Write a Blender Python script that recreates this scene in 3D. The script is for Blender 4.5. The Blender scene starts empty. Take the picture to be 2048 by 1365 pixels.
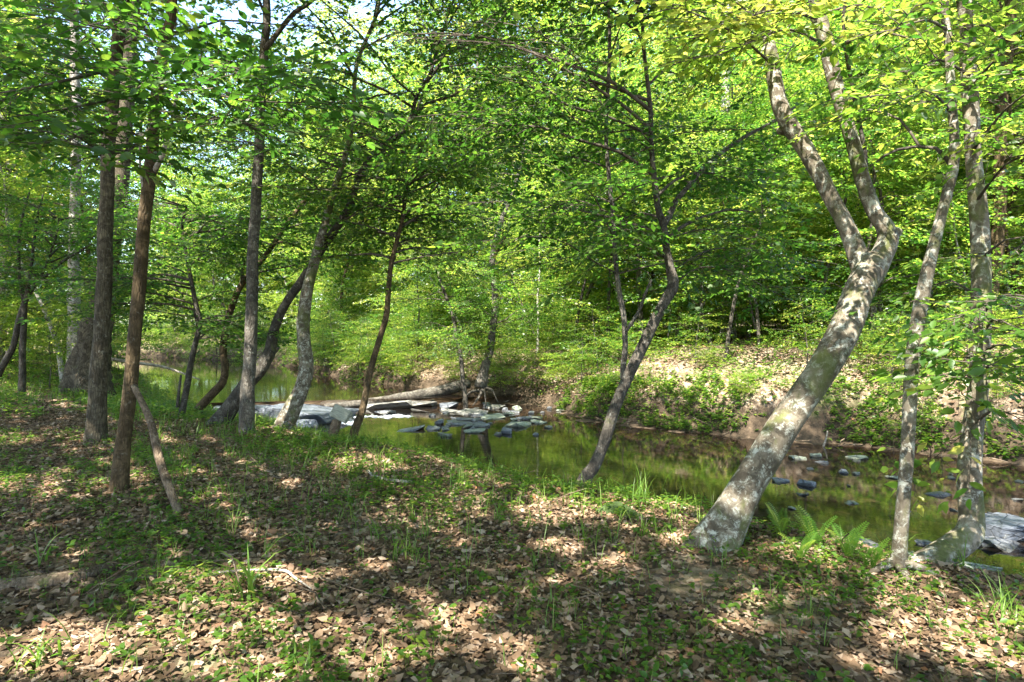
import bpy, math, random
import numpy as np
from mathutils import Vector

R = math.radians
rng = np.random.default_rng(7)
random.seed(7)
scene = bpy.context.scene
col = scene.collection

# ------------------------------------------------------------------ camera, sky, sun, exposure
F = 1220.0            # focal length in pixels of a 2048 px wide frame
CX, CY = 1024.0, 682.5
PITCH = math.atan(32.0 / F)      # camera looks down a little
EYE = np.array([0.0, 0.0, 1.6])
cam_d = bpy.data.cameras.new('camera')
cam = bpy.data.objects.new('camera', cam_d)
col.objects.link(cam)
cam.location = EYE
cam.rotation_euler = (R(90) - PITCH, 0, 0)
cam_d.sensor_width = 36.0
cam_d.lens = 36.0 * F / 2048.0
cam_d.clip_start = 0.05
cam_d.clip_end = 1000
scene.camera = cam

SUN_EL, SUN_AZ = 57.0, 212.0     # azimuth of the sun, degrees clockwise from +Y
to_sun = np.array([math.sin(R(SUN_AZ)) * math.cos(R(SUN_EL)), math.cos(R(SUN_AZ)) * math.cos(R(SUN_EL)), math.sin(R(SUN_EL))])
world = bpy.data.worlds.new('World')
scene.world = world
world.use_nodes = True
wn = world.node_tree
sky = wn.nodes.new('ShaderNodeTexSky')
sky.sky_type = 'NISHITA'
sky.sun_disc = False
sky.sun_elevation = R(SUN_EL)
sky.sun_rotation = R(SUN_AZ)
wn.links.new(sky.outputs[0], wn.nodes['Background'].inputs[0])
wn.nodes['Background'].inputs[1].default_value = 0.12
sun_d = bpy.data.lights.new('sun', 'SUN')
sun_d.energy = 4.6
sun_d.angle = R(0.53)
sun_d.color = (1.0, 0.95, 0.86)
sun = bpy.data.objects.new('sun', sun_d)
col.objects.link(sun)
sun.location = (0, 0, 40)
sun.rotation_euler = Vector(to_sun).to_track_quat('Z', 'Y').to_euler()

scene.view_settings.view_transform = 'Standard'
scene.view_settings.look = 'None'
scene.view_settings.gamma = 1
scene.view_settings.exposure = 2.95
cy = scene.cycles
cy.max_bounces = 7
cy.diffuse_bounces = 4
cy.glossy_bounces = 3
cy.transmission_bounces = 5
cy.transparent_max_bounces = 8
cy.caustics_reflective = False
cy.caustics_refractive = False
cy.use_denoising = True
cy.denoiser = 'OPENIMAGEDENOISE'
cy.denoising_input_passes = 'RGB_ALBEDO_NORMAL'
cy.sample_clamp_indirect = 6.0

# ------------------------------------------------------------------ pixel <-> world
def P(px, py, Y):
    """World point on the ray of a photo pixel at distance Y ahead of the camera."""
    dx, dz = (px - CX) / F, -(py - CY) / F
    c, s = math.cos(PITCH), math.sin(PITCH)
    d = np.array([dx, c + s * dz, -s + c * dz])
    return EYE + d * (Y / d[1])

def proj(p):
    p = np.asarray(p, float) - EYE
    c, s = math.cos(PITCH), math.sin(PITCH)
    f = c * p[..., 1] - s * p[..., 2]
    u = s * p[..., 1] + c * p[..., 2]
    f = np.where(np.abs(f) < 1e-3, 1e-3, f)
    return CX + F * p[..., 0] / f, CY - F * u / f, f

# ------------------------------------------------------------------ terrain
NEAR = np.array([(16, -6), (9, -0.5), (6.2, 2.6), (4.7, 4.2), (3.9, 5.1), (3.1, 6.0), (2.2, 6.9), (1.3, 7.6), (0.4, 8.6), (-0.9, 10.2), (-2.2, 12.0), (-4.4, 14.6),
                 (-9.6, 19.8), (-11.9, 23.0), (-15.5, 29), (-24, 36.5), (-48, 43)], float)
FAR = np.array([(30, -2), (14, 8.2), (9.4, 11.2), (7.3, 13.0), (5.5, 13.9), (3.4, 15.0), (1.9, 16.6), (0.9, 19.4), (-1.2, 20.9), (-3.4, 22.6),
                (-6.7, 25.0), (-9.0, 28.8), (-14.5, 37), (-24, 43.5), (-50, 49)], float)

def sdist(x, y, L):
    """Signed distance to a polyline y=f(x); positive beyond (larger y)."""
    best = np.full(x.shape, 1e9)
    for a, b in zip(L[:-1], L[1:]):
        d = b - a
        t = np.clip(((x - a[0]) * d[0] + (y - a[1]) * d[1]) / (d @ d), 0, 1)
        best = np.minimum(best, np.hypot(x - a[0] - t * d[0], y - a[1] - t * d[1]))
    f = np.interp(x, L[::-1, 0], L[::-1, 1])
    return np.where(y > f, best, -best)

def sm(t):
    t = np.clip(t, 0, 1)
    return t * t * (3 - 2 * t)

def wob(x, y, k, s):
    return (np.sin(x * k + s) * np.cos(y * k * 1.13 + 2 * s) + 0.6 * np.sin(x * k * 2.3 + y * k * 1.7 + 3 * s) + 0.35 * np.cos(y * k * 4.1 - x * k * 3.3 + s)) / 1.95

WZ, WZ2 = -1.0, -0.76

def height(x, y):
    x = np.asarray(x, float); y = np.asarray(y, float)
    dn = -sdist(x, y, NEAR) + 0.25 * wob(x, y, 1.1, 0.3)
    df = sdist(x, y, FAR) + 0.3 * wob(x, y, 0.9, 1.7)
    up = sm((y - (19.0 + 0.18 * (x + 6))) / 2.0)
    bed = -1.28 + 0.22 * up + 0.05 * wob(x, y, 2.2, 4.0)
    w = np.interp(x, [-8, -4, -2, 0, 2, 3.5, 6], [5.4, 3.4, 2.3, 2.0, 1.8, 1.4, 1.4])
    base_n = bed + (-1.0 - bed) * sm((dn + 0.5) / 0.5)
    hn = base_n + 1.0 * sm(dn / w) + 0.16 * np.clip(y - 19, 0, 40) * sm((dn - 3) / 6)
    hn = hn + sm(dn / 3) * (0.05 * wob(x, y, 0.9, 2.0) + 0.025 * wob(x, y, 3.1, 5.0))
    base_f = bed + (-1.0 - bed) * sm((df + 0.9) / 0.9)
    steep = np.interp(x, [-12, -3, 0, 3, 9], [0.85, 0.6, 0.4, 0.7, 1.1])
    hf = base_f + steep * sm((df - 0.1) / 0.7) + 1.05 * sm((df - 0.3) / 3.4) + 0.035 * np.clip(df - 4, 0, 60)
    band = np.exp(-((df - 0.8) / 0.9) ** 2)
    hf = hf + band * (0.10 * wob(x, y, 3.3, 7.0) + 0.07 * wob(x, y, 6.1, 3.0))
    hf = hf + sm(df / 2) * (0.10 * wob(x, y, 1.2, 6.0) + 0.05 * wob(x, y, 2.9, 1.0))
    return np.where(dn > df, hn, hf)

def gz(x, y):
    return float(height(np.array([x]), np.array([y]))[0])

def G(px, py):
    """Ground point under a photo pixel."""
    dx, dz = (px - CX) / F, -(py - CY) / F
    c, s = math.cos(PITCH), math.sin(PITCH)
    d = np.array([dx, c + s * dz, -s + c * dz])
    t = np.arange(1.0, 80.0, 0.02)
    p = EYE + t[:, None] * d
    below = p[:, 2] < height(p[:, 0], p[:, 1])
    i = int(np.argmax(below)) if below.any() else len(t) - 1
    return p[i]

# ------------------------------------------------------------------ materials
def mat(name):
    m = bpy.data.materials.new(name)
    m.use_nodes = True
    nt = m.node_tree
    b = nt.nodes['Principled BSDF']
    return m, nt, b

def N(nt, kind, **kw):
    n = nt.nodes.new(kind)
    for k, v in kw.items():
        setattr(n, k, v)
    return n

def ramp(nt, src, stops):
    r = nt.nodes.new('ShaderNodeValToRGB')
    el = r.color_ramp.elements
    while len(el) < len(stops):
        el.new(0.5)
    for e, (p, c) in zip(el, stops):
        e.position = p
        e.color = (c[0], c[1], c[2], 1)
    nt.links.new(src, r.inputs[0])
    return r.outputs[0]

def noise(nt, vec, scale, detail=4, rough=0.6, dist=0.0):
    n = nt.nodes.new('ShaderNodeTexNoise')
    n.inputs['Scale'].default_value = scale
    n.inputs['Detail'].default_value = detail
    n.inputs['Roughness'].default_value = rough
    n.inputs['Distortion'].default_value = dist
    if vec is not None:
        nt.links.new(vec, n.inputs['Vector'])
    return n.outputs[0]

def mapping(nt, scale, obj=True):
    tc = nt.nodes.new('ShaderNodeTexCoord')
    mp = nt.nodes.new('ShaderNodeMapping')
    mp.inputs['Scale'].default_value = scale
    nt.links.new(tc.outputs['Object'], mp.inputs['Vector'])
    return mp.outputs[0]

def mixc(nt, fac, a, b, mode='MIX'):
    m = nt.nodes.new('ShaderNodeMix')
    m.data_type = 'RGBA'
    m.blend_type = mode
    for s, v in ((0, fac), (6, a), (7, b)):
        if isinstance(v, (int, float)):
            m.inputs[s].default_value = v
        elif isinstance(v, tuple):
            m.inputs[s].default_value = (v[0], v[1], v[2], 1)
        else:
            nt.links.new(v, m.inputs[s])
    return m.outputs[2]

def bump(nt, b, src, strength, dist):
    n = nt.nodes.new('ShaderNodeBump')
    n.inputs['Strength'].default_value = strength
    n.inputs['Distance'].default_value = dist
    nt.links.new(src, n.inputs['Height'])
    nt.links.new(n.outputs[0], b.inputs['Normal'])

def bark(name, dark, light, lichen, lich_amt, moss_amt, stretch, ridge):
    m, nt, b = mat(name)
    v = mapping(nt, (1, 1, stretch))
    v1 = mapping(nt, (1, 1, 1))
    fine = noise(nt, v, 26, 6, 0.65, 0.4)
    big = noise(nt, v1, 3.1, 4, 0.6, 0.6)
    c = ramp(nt, fine, [(0.28, dark), (0.72, light)])
    c = mixc(nt, 0.45, c, ramp(nt, big, [(0.3, tuple(x * 0.55 for x in dark)), (0.7, tuple(min(1, x * 1.15) for x in light))]))
    pn = noise(nt, v1, 8.0, 7, 0.7, 0.6)
    c = mixc(nt, ramp(nt, pn, [(0.46, (0.75, 0.75, 0.75)), (0.54, (0, 0, 0))]), c, tuple(x * 0.7 for x in dark))
    if lich_amt > -0.1:
        ln = noise(nt, v1, 15.0, 10, 0.8, 0.5)
        lf = ramp(nt, ln, [(0.56 - lich_amt, (0, 0, 0)), (0.65 - lich_amt, (0.85, 0.85, 0.85))])
        c = mixc(nt, lf, c, lichen)
    if moss_amt > 0:
        v2 = mapping(nt, (1, 1, 0.6))
        mn = noise(nt, v2, 4.3, 6, 0.7, 0.5)
        mf = ramp(nt, mn, [(0.66 - moss_amt, (0, 0, 0)), (0.78 - moss_amt, (0.85, 0.85, 0.85))])
        c = mixc(nt, mf, c, (0.075, 0.085, 0.025))
    nt.links.new(c, b.inputs['Base Color'])
    b.inputs['Roughness'].default_value = 0.9
    b.inputs['Specular IOR Level'].default_value = 0.15
    if ridge > 0:
        vo = N(nt, 'ShaderNodeTexVoronoi', feature='DISTANCE_TO_EDGE')
        vo.inputs['Scale'].default_value = 34
        nt.links.new(mapping(nt, (1, 1, stretch * 0.8)), vo.inputs['Vector'])
        r_ = ramp(nt, vo.outputs['Distance'], [(0.0, (0, 0, 0)), (0.25, (1, 1, 1))])
        h = mixc(nt, 0.5, fine, r_)
        c2 = mixc(nt, ridge, c, mixc(nt, 1.0, c, ramp(nt, vo.outputs['Distance'], [(0.0, (0.45, 0.45, 0.45)), (0.2, (1, 1, 1))]), 'MULTIPLY'))
        nt.links.new(c2, b.inputs['Base Color'])
        bump(nt, b, h, 0.9, 0.012)
    else:
        bump(nt, b, fine, 0.6, 0.008)
    return m

M = {}
M['bark_lichen'] = bark('bark_lichen', (0.06, 0.047, 0.031), (0.21, 0.178, 0.132), (0.37, 0.37, 0.31), 0.05, 0.145, 0.6, 0)
M['bark_pale'] = bark('bark_pale', (0.16, 0.14, 0.115), (0.34, 0.31, 0.26), (0.50, 0.48, 0.44), 0.05, 0.02, 0.6, 0)
M['bark_brown'] = bark('bark_brown', (0.04, 0.028, 0.014), (0.13, 0.09, 0.048), (0.22, 0.20, 0.16), -0.03, 0.06, 0.35, 0.35)
M['bark_ridged'] = bark('bark_ridged', (0.045, 0.036, 0.023), (0.14, 0.116, 0.078), (0.24, 0.23, 0.19), -0.01, 0.05, 0.22, 0.8)
M['bark_dark'] = bark('bark_dark', (0.035, 0.03, 0.024), (0.11, 0.095, 0.075), (0.22, 0.22, 0.19), 0.0, 0.07, 0.4, 0.3)
M['bark_grey'] = bark('bark_grey', (0.05, 0.043, 0.034), (0.155, 0.137, 0.11), (0.27, 0.27, 0.23), 0.01, 0.05, 0.4, 0.5)
M['twig'] = bark('twig', (0.05, 0.04, 0.03), (0.13, 0.11, 0.085), (0.2, 0.2, 0.18), -0.05, 0.0, 0.5, 0)
M['dead_wood'] = bark('dead_wood', (0.075, 0.052, 0.032), (0.21, 0.155, 0.105), (0.30, 0.26, 0.20), 0.0, 0.05, 0.3, 0.3)
M['bleached_wood'] = bark('bleached_wood', (0.20, 0.165, 0.125), (0.42, 0.37, 0.30), (0.50, 0.46, 0.40), 0.0, 0.0, 0.3, 0.2)

def leaf_mat(name, stops, tstops, rough=0.42, tf=0.5, spec=0.35):
    m, nt, b = mat(name)
    at = N(nt, 'ShaderNodeAttribute', attribute_name='rnd')
    nt.links.new(ramp(nt, at.outputs['Fac'], stops), b.inputs['Base Color'])
    b.inputs['Roughness'].default_value = rough
    b.inputs['Specular IOR Level'].default_value = spec
    tr = N(nt, 'ShaderNodeBsdfTranslucent')
    nt.links.new(ramp(nt, at.outputs['Fac'], tstops), tr.inputs['Color'])
    mx = N(nt, 'ShaderNodeMixShader')
    mx.inputs[0].default_value = tf
    nt.links.new(b.outputs[0], mx.inputs[1])
    nt.links.new(tr.outputs[0], mx.inputs[2])
    nt.links.new(mx.outputs[0], nt.nodes['Material Output'].inputs[0])
    return m

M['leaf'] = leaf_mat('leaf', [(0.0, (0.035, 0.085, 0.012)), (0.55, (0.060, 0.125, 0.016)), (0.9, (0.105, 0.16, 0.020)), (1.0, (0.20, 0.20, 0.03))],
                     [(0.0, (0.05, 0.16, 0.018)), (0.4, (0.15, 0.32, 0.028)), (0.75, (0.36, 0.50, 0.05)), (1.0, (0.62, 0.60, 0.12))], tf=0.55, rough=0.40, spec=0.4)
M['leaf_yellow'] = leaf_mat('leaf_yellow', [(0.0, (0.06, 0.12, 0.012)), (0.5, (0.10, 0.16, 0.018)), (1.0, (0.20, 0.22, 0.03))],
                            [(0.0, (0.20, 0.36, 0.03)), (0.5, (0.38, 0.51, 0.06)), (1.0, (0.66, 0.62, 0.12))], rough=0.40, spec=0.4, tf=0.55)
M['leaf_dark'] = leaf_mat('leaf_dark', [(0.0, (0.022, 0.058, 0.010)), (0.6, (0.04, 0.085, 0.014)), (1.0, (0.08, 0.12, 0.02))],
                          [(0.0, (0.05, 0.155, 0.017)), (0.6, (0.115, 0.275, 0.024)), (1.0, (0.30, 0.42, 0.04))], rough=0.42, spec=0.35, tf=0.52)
M['grass_blade'] = leaf_mat('grass_blade', [(0.0, (0.07, 0.14, 0.02)), (0.7, (0.13, 0.21, 0.03)), (1.0, (0.26, 0.24, 0.08))],
                            [(0.0, (0.10, 0.22, 0.02)), (0.7, (0.18, 0.30, 0.03)), (1.0, (0.32, 0.30, 0.08))])
M['dry_leaf'] = leaf_mat('dry_leaf', [(0.0, (0.03, 0.021, 0.014)), (0.25, (0.075, 0.048, 0.028)), (0.5, (0.145, 0.092, 0.054)), (0.72, (0.225, 0.152, 0.096)), (0.88, (0.33, 0.255, 0.185)), (1.0, (0.24, 0.095, 0.038))],
                         [(0.0, (0.08, 0.05, 0.03)), (0.5, (0.22, 0.13, 0.07)), (1.0, (0.35, 0.22, 0.12))], rough=0.75, tf=0.14, spec=0.12)

def ground_mat():
    m, nt, b = mat('leaf_mould')
    tc = N(nt, 'ShaderNodeTexCoord')
    o = tc.outputs['Object']
    vo = N(nt, 'ShaderNodeTexVoronoi')
    vo.inputs['Scale'].default_value = 15
    wn_ = N(nt, 'ShaderNodeTexNoise'); wn_.inputs['Scale'].default_value = 9; wn_.inputs['Detail'].default_value = 3
    nt.links.new(o, wn_.inputs['Vector'])
    va = N(nt, 'ShaderNodeVectorMath', operation='MULTIPLY_ADD')
    nt.links.new(wn_.outputs['Color'], va.inputs[0]); va.inputs[1].default_value = (0.12, 0.12, 0.12); nt.links.new(o, va.inputs[2])
    nt.links.new(va.outputs[0], vo.inputs['Vector'])
    sep = N(nt, 'ShaderNodeSeparateColor'); nt.links.new(vo.outputs['Color'], sep.inputs[0])
    litter = ramp(nt, sep.outputs[0], [(0.0, (0.07, 0.05, 0.035)), (0.35, (0.15, 0.105, 0.07)), (0.7, (0.26, 0.19, 0.13)), (1.0, (0.38, 0.31, 0.24))])
    soil = ramp(nt, noise(nt, o, 30, 6, 0.7), [(0.3, (0.05, 0.036, 0.024)), (0.75, (0.14, 0.10, 0.066))])
    c = mixc(nt, ramp(nt, noise(nt, o, 2.2, 5, 0.65), [(0.35, (0, 0, 0)), (0.6, (1, 1, 1))]), soil, litter)
    gm = ramp(nt, noise(nt, o, 0.9, 6, 0.7), [(0.50, (0, 0, 0)), (0.66, (0.75, 0.75, 0.75))])
    c = mixc(nt, gm, c, ramp(nt, noise(nt, o, 22, 4, 0.7), [(0.3, (0.03, 0.05, 0.012)), (0.75, (0.075, 0.11, 0.025))]))
    # bare clay low on the banks, sand on the creek bed
    sx = N(nt, 'ShaderNodeSeparateXYZ'); nt.links.new(o, sx.inputs[0])
    zadd = N(nt, 'ShaderNodeMath', operation='MULTIPLY_ADD')
    nt.links.new(noise(nt, o, 1.7, 5, 0.65), zadd.inputs[0]); zadd.inputs[1].default_value = 0.9; nt.links.new(sx.outputs[2], zadd.inputs[2])
    clayf = ramp(nt, zadd.outputs[0], [(0.0, (1, 1, 1)), (0.25, (0, 0, 0))])
    clay = ramp(nt, noise(nt, o, 5, 6, 0.7, 0.8), [(0.3, (0.028, 0.021, 0.014)), (0.6, (0.07, 0.05, 0.032)), (0.85, (0.15, 0.105, 0.068))])
    c = mixc(nt, clayf, c, clay)
    bedf = N(nt, 'ShaderNodeMapRange'); bedf.inputs[1].default_value = -1.0; bedf.inputs[2].default_value = -1.12
    nt.links.new(sx.outputs[2], bedf.inputs[0])
    vb = N(nt, 'ShaderNodeTexVoronoi'); vb.inputs['Scale'].default_value = 6; nt.links.new(va.outputs[0], vb.inputs['Vector'])
    sp = N(nt, 'ShaderNodeSeparateColor'); nt.links.new(vb.outputs['Color'], sp.inputs[0])
    bed = ramp(nt, sp.outputs[1], [(0.0, (0.045, 0.04, 0.032)), (0.5, (0.115, 0.10, 0.078)), (1.0, (0.20, 0.172, 0.13))])
    c = mixc(nt, bedf.outputs[0], c, bed)
    nt.links.new(c, b.inputs['Base Color'])
    b.inputs['Roughness'].default_value = 0.95
    b.inputs['Specular IOR Level'].default_value = 0.1
    bump(nt, b, mixc(nt, 0.5, vo.outputs['Distance'], noise(nt, o, 40, 5, 0.7)), 0.7, 0.03)
    return m
M['ground'] = ground_mat()

def water_mat():
    m, nt, b = mat('creek_water')
    nt.nodes.remove(b)
    tc = N(nt, 'ShaderNodeTexCoord')
    mp = N(nt, 'ShaderNodeMapping'); mp.inputs['Scale'].default_value = (1.0, 1.6, 1); mp.inputs['Rotation'].default_value = (0, 0, R(40))
    nt.links.new(tc.outputs['Object'], mp.inputs[0])
    h = mixc(nt, 0.45, noise(nt, mp.outputs[0], 2.6, 3, 0.55, 0.3), noise(nt, mp.outputs[0], 11, 3, 0.6, 0.2))
    bp = N(nt, 'ShaderNodeBump'); bp.inputs['Strength'].default_value = 0.06; bp.inputs['Distance'].default_value = 0.02
    nt.links.new(h, bp.inputs['Height'])
    gl = N(nt, 'ShaderNodeBsdfGlossy'); gl.inputs['Roughness'].default_value = 0.015; gl.inputs['Color'].default_value = (1, 1, 1, 1)
    tp = N(nt, 'ShaderNodeBsdfTransparent'); tp.inputs['Color'].default_value = (0.42, 0.35, 0.29, 1)
    df = N(nt, 'ShaderNodeBsdfDiffuse'); df.inputs['Color'].default_value = (0.05, 0.042, 0.035, 1)
    m1 = N(nt, 'ShaderNodeMixShader'); m1.inputs[0].default_value = 0.12
    nt.links.new(tp.outputs[0], m1.inputs[1]); nt.links.new(df.outputs[0], m1.inputs[2])
    fr = N(nt, 'ShaderNodeFresnel'); fr.inputs['IOR'].default_value = 1.31
    nt.links.new(bp.outputs[0], gl.inputs['Normal']); nt.links.new(bp.outputs[0], fr.inputs['Normal'])
    mx = N(nt, 'ShaderNodeMixShader')
    nt.links.new(fr.outputs[0], mx.inputs[0]); nt.links.new(m1.outputs[0], mx.inputs[1]); nt.links.new(gl.outputs[0], mx.inputs[2])
    nt.links.new(mx.outputs[0], nt.nodes['Material Output'].inputs[0])
    return m
M['water'] = water_mat()

def rock_mat(name, a, bcol, spec=0.4, rough=0.55):
    m, nt, b = mat(name)
    v = mapping(nt, (1, 1, 2.2))
    n1 = noise(nt, v, 4, 8, 0.68, 0.7)
    n2 = noise(nt, v, 19, 5, 0.7)
    c = ramp(nt, n1, [(0.3, a), (0.68, bcol)])
    c = mixc(nt, ramp(nt, n2, [(0.55, (0, 0, 0)), (0.75, (0.5, 0.5, 0.5))]), c, tuple(min(1, x * 1.5) for x in bcol))
    c = mixc(nt, ramp(nt, noise(nt, v, 2.7, 5, 0.7), [(0.56, (0, 0, 0)), (0.7, (0.7, 0.7, 0.7))]), c, (0.10, 0.09, 0.045))
    nt.links.new(c, b.inputs['Base Color'])
    vo = N(nt, 'ShaderNodeTexVoronoi', feature='DISTANCE_TO_EDGE'); vo.inputs['Scale'].default_value = 3.2
    nt.links.new(mapping(nt, (1, 1.8, 3.5)), vo.inputs['Vector'])
    crack = ramp(nt, vo.outputs['Distance'], [(0.0, (0.25, 0.25, 0.25)), (0.035, (1, 1, 1))])
    c = mixc(nt, 1.0, c, crack, 'MULTIPLY')
    tc = N(nt, 'ShaderNodeTexCoord'); sx = N(nt, 'ShaderNodeSeparateXYZ'); nt.links.new(tc.outputs['Object'], sx.inputs[0])
    za = N(nt, 'ShaderNodeMath', operation='MULTIPLY_ADD'); nt.links.new(n2, za.inputs[0]); za.inputs[1].default_value = 0.04; nt.links.new(sx.outputs[2], za.inputs[2])
    wet = ramp(nt, za.outputs[0], [(0.03, (0.35, 0.33, 0.28)), (0.06, (1, 1, 1))])
    c = mixc(nt, 1.0, c, wet, 'MULTIPLY')
    nt.links.new(c, b.inputs['Base Color'])
    b.inputs['Roughness'].default_value = rough
    b.inputs['Specular IOR Level'].default_value = spec
    bump(nt, b, mixc(nt, 0.5, mixc(nt, 0.4, n1, n2), crack), 0.8, 0.05)
    return m
M['rock_blue'] = rock_mat('rock_blue', (0.045, 0.05, 0.058), (0.125, 0.137, 0.156))
M['rock_slate'] = rock_mat('rock_slate', (0.04, 0.042, 0.045), (0.17, 0.175, 0.18), 0.5, 0.42)
M['rock_pale'] = rock_mat('rock_pale', (0.075, 0.073, 0.064), (0.21, 0.20, 0.178))
M['rock_green'] = rock_mat('rock_green', (0.10, 0.11, 0.08), (0.27, 0.29, 0.23))
m_, nt_, b_ = mat('foam')
b_.inputs['Base Color'].default_value = (0.75, 0.78, 0.8, 1); b_.inputs['Roughness'].default_value = 0.5
M['foam'] = m_
m_, nt_, b_ = mat('moss')
nt_.links.new(ramp(nt_, noise(nt_, mapping(nt_, (1, 1, 1)), 40, 4, 0.7), [(0.3, (0.02, 0.04, 0.008)), (0.7, (0.07, 0.11, 0.02))]), b_.inputs['Base Color'])
b_.inputs['Roughness'].default_value = 1.0
bump(nt_, b_, noise(nt_, mapping(nt_, (1, 1, 1)), 90, 3, 0.7), 1.0, 0.02)
M['moss'] = m_

# ------------------------------------------------------------------ mesh helpers
def mesh_from(name, V, faces, mats, midx=None, rnd=None, smooth=False):
    """V (n,3); faces: int array (m,4) or list of arrays of quads/tris."""
    me = bpy.data.meshes.new(name)
    if not isinstance(faces, list):
        faces = [faces]
    faces = [f for f in faces if len(f)]
    me.vertices.add(len(V))
    me.vertices.foreach_set('co', np.ascontiguousarray(V, dtype=np.float32).ravel())
    idx = np.concatenate([f.ravel() for f in faces]).astype(np.int32)
    tot = np.concatenate([np.full(len(f), f.shape[1]) for f in faces])
    st = np.concatenate([[0], np.cumsum(tot)[:-1]]).astype(np.int32)
    me.loops.add(len(idx))
    me.loops.foreach_set('vertex_index', idx)
    me.polygons.add(len(tot))
    me.polygons.foreach_set('loop_start', st)
    for m in mats:
        me.materials.append(m)
    if midx is not None:
        me.polygons.foreach_set('material_index', np.ascontiguousarray(midx, dtype=np.int32))
    if smooth:
        me.polygons.foreach_set('use_smooth', np.ones(len(tot), dtype=bool))
    me.update(calc_edges=True)
    if rnd is not None:
        a = me.attributes.new('rnd', 'FLOAT', 'POINT')
        a.data.foreach_set('value', np.ascontiguousarray(rnd, dtype=np.float32))
    return me

def tag(o, label=None, cat=None, group=None, kind=None):
    if label: o['label'] = label
    if cat: o['category'] = cat
    if group: o['group'] = group
    if kind: o['kind'] = kind
    return o

def obj(name, me, parent=None, loc=None):
    o = bpy.data.objects.new(name, me)
    col.objects.link(o)
    if parent is not None:
        o.parent = parent
    if loc is not None:
        o.location = loc
    return o

def root(name, loc, label, cat, group=None):
    o = bpy.data.objects.new(name, None)
    col.objects.link(o)
    o.location = loc
    o.empty_display_size = 0.2
    return tag(o, label, cat, group)

def catmull(pts, rad, step):
    pts = np.asarray(pts, float); rad = np.asarray(rad, float)
    p = np.vstack([2 * pts[0] - pts[1], pts, 2 * pts[-1] - pts[-2]])
    out, ro = [], []
    for i in range(1, len(p) - 2):
        n = max(1, int(round(np.linalg.norm(p[i + 1] - p[i]) / step)))
        t = np.linspace(0, 1, n, endpoint=False)[:, None]
        a, b, c, d = p[i - 1], p[i], p[i + 1], p[i + 2]
        out.append(0.5 * (2 * b + (c - a) * t + (2 * a - 5 * b + 4 * c - d) * t ** 2 + (3 * b - a - 3 * c + d) * t ** 3))
        ro.append(rad[i - 1] + (rad[i] - rad[i - 1]) * t[:, 0])
    out.append(pts[-1:]); ro.append(rad[-1:])
    return np.vstack(out), np.concatenate(ro)

def tube(pts, rad, sides=8, step=0.2, rough=0.0, flare=0.0, seed=0, lump=0.0, cap=True):
    """Returns V, quads of a tapering tube along the polyline."""
    C, r = catmull(pts, rad, step)
    if sides >= 9:
        l0 = np.concatenate([[0], np.cumsum(np.linalg.norm(np.diff(C, axis=0), axis=1))])
        wv = np.minimum(1, l0 / 0.4)[:, None] * r[:, None] * 0.08
        C = C + wv * np.stack([np.sin(l0 * 2.9 + seed) + 0.6 * np.sin(l0 * 6.3 + 2 * seed), np.cos(l0 * 2.5 + seed * 1.3) + 0.6 * np.sin(l0 * 5.1 + seed), 0 * l0], -1)
    T = np.gradient(C, axis=0)
    T /= np.linalg.norm(T, axis=1)[:, None] + 1e-9
    u = np.array([1.0, 0.1, 0.0]) if abs(T[0][0]) < 0.9 else np.array([0, 1.0, 0.1])
    U = np.zeros_like(C)
    for i in range(len(C)):
        u = u - T[i] * (u @ T[i]); u /= np.linalg.norm(u) + 1e-9
        U[i] = u
    W = np.cross(T, U)
    L = np.concatenate([[0], np.cumsum(np.linalg.norm(np.diff(C, axis=0), axis=1))])
    th = np.linspace(0, 2 * np.pi, sides, endpoint=False)
    rr = np.repeat(r[:, None], sides, 1)
    s = seed * 1.37
    if lump:
        rr = rr * (1 + lump * (np.sin(L * 3.1 + s)[:, None] * np.cos(th + s) + 0.7 * np.sin(L[:, None] * 6.7 + 2 * th[None] + s) + 0.4 * np.sin(L * 13 + s)[:, None] * np.cos(th * 3 + L[:, None] * 2)))
    if rough:
        rr = rr * (1 + rough * (np.sin(th[None] * 7 + np.sin(L[:, None] * 2.3 + s) * 2) + 0.6 * np.sin(th[None] * 11 + L[:, None] * 5.0 + s)) + rough * 0.8 * np.random.default_rng(seed).normal(size=rr.shape))
    if flare:
        f = flare * np.exp(-L / (4.0 * r[0]))[:, None]
        rr = rr * (1 + f * (0.6 + 0.5 * np.sin(th[None] * 4 + s) + 0.25 * np.sin(th[None] * 7 + 2 * s)))
    V = C[:, None, :] + rr[..., None] * (np.cos(th)[None, :, None] * U[:, None, :] + np.sin(th)[None, :, None] * W[:, None, :])
    n = len(C)
    i = np.arange(n - 1)[:, None] * sides
    j = np.arange(sides)[None]
    k = (j + 1) % sides
    q = np.stack([i + j, i + k, i + sides + k, i + sides + j], -1).reshape(-1, 4)
    V = V.reshape(-1, 3)
    if cap:
        V = np.vstack([V, C[-1] + T[-1] * r[-1] * 0.4, C[0] - T[0] * r[0] * 0.2])
        a = (n - 1) * sides
        tri = np.stack([a + j[0], a + k[0], np.full(sides, n * sides), np.full(sides, n * sides)], -1)
        tri2 = np.stack([k[0], j[0], np.full(sides, n * sides + 1), np.full(sides, n * sides + 1)], -1)
        return V, q, [tri[:, :3], tri2[:, :3]]
    return V, q, []

def tube_obj(name, pts, rad, m, parent, base, **kw):
    V, q, t = tube(pts, rad, **kw)
    return obj(name, mesh_from(name, V - np.asarray(base), [q] + t, [m], smooth=True), parent)

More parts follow.
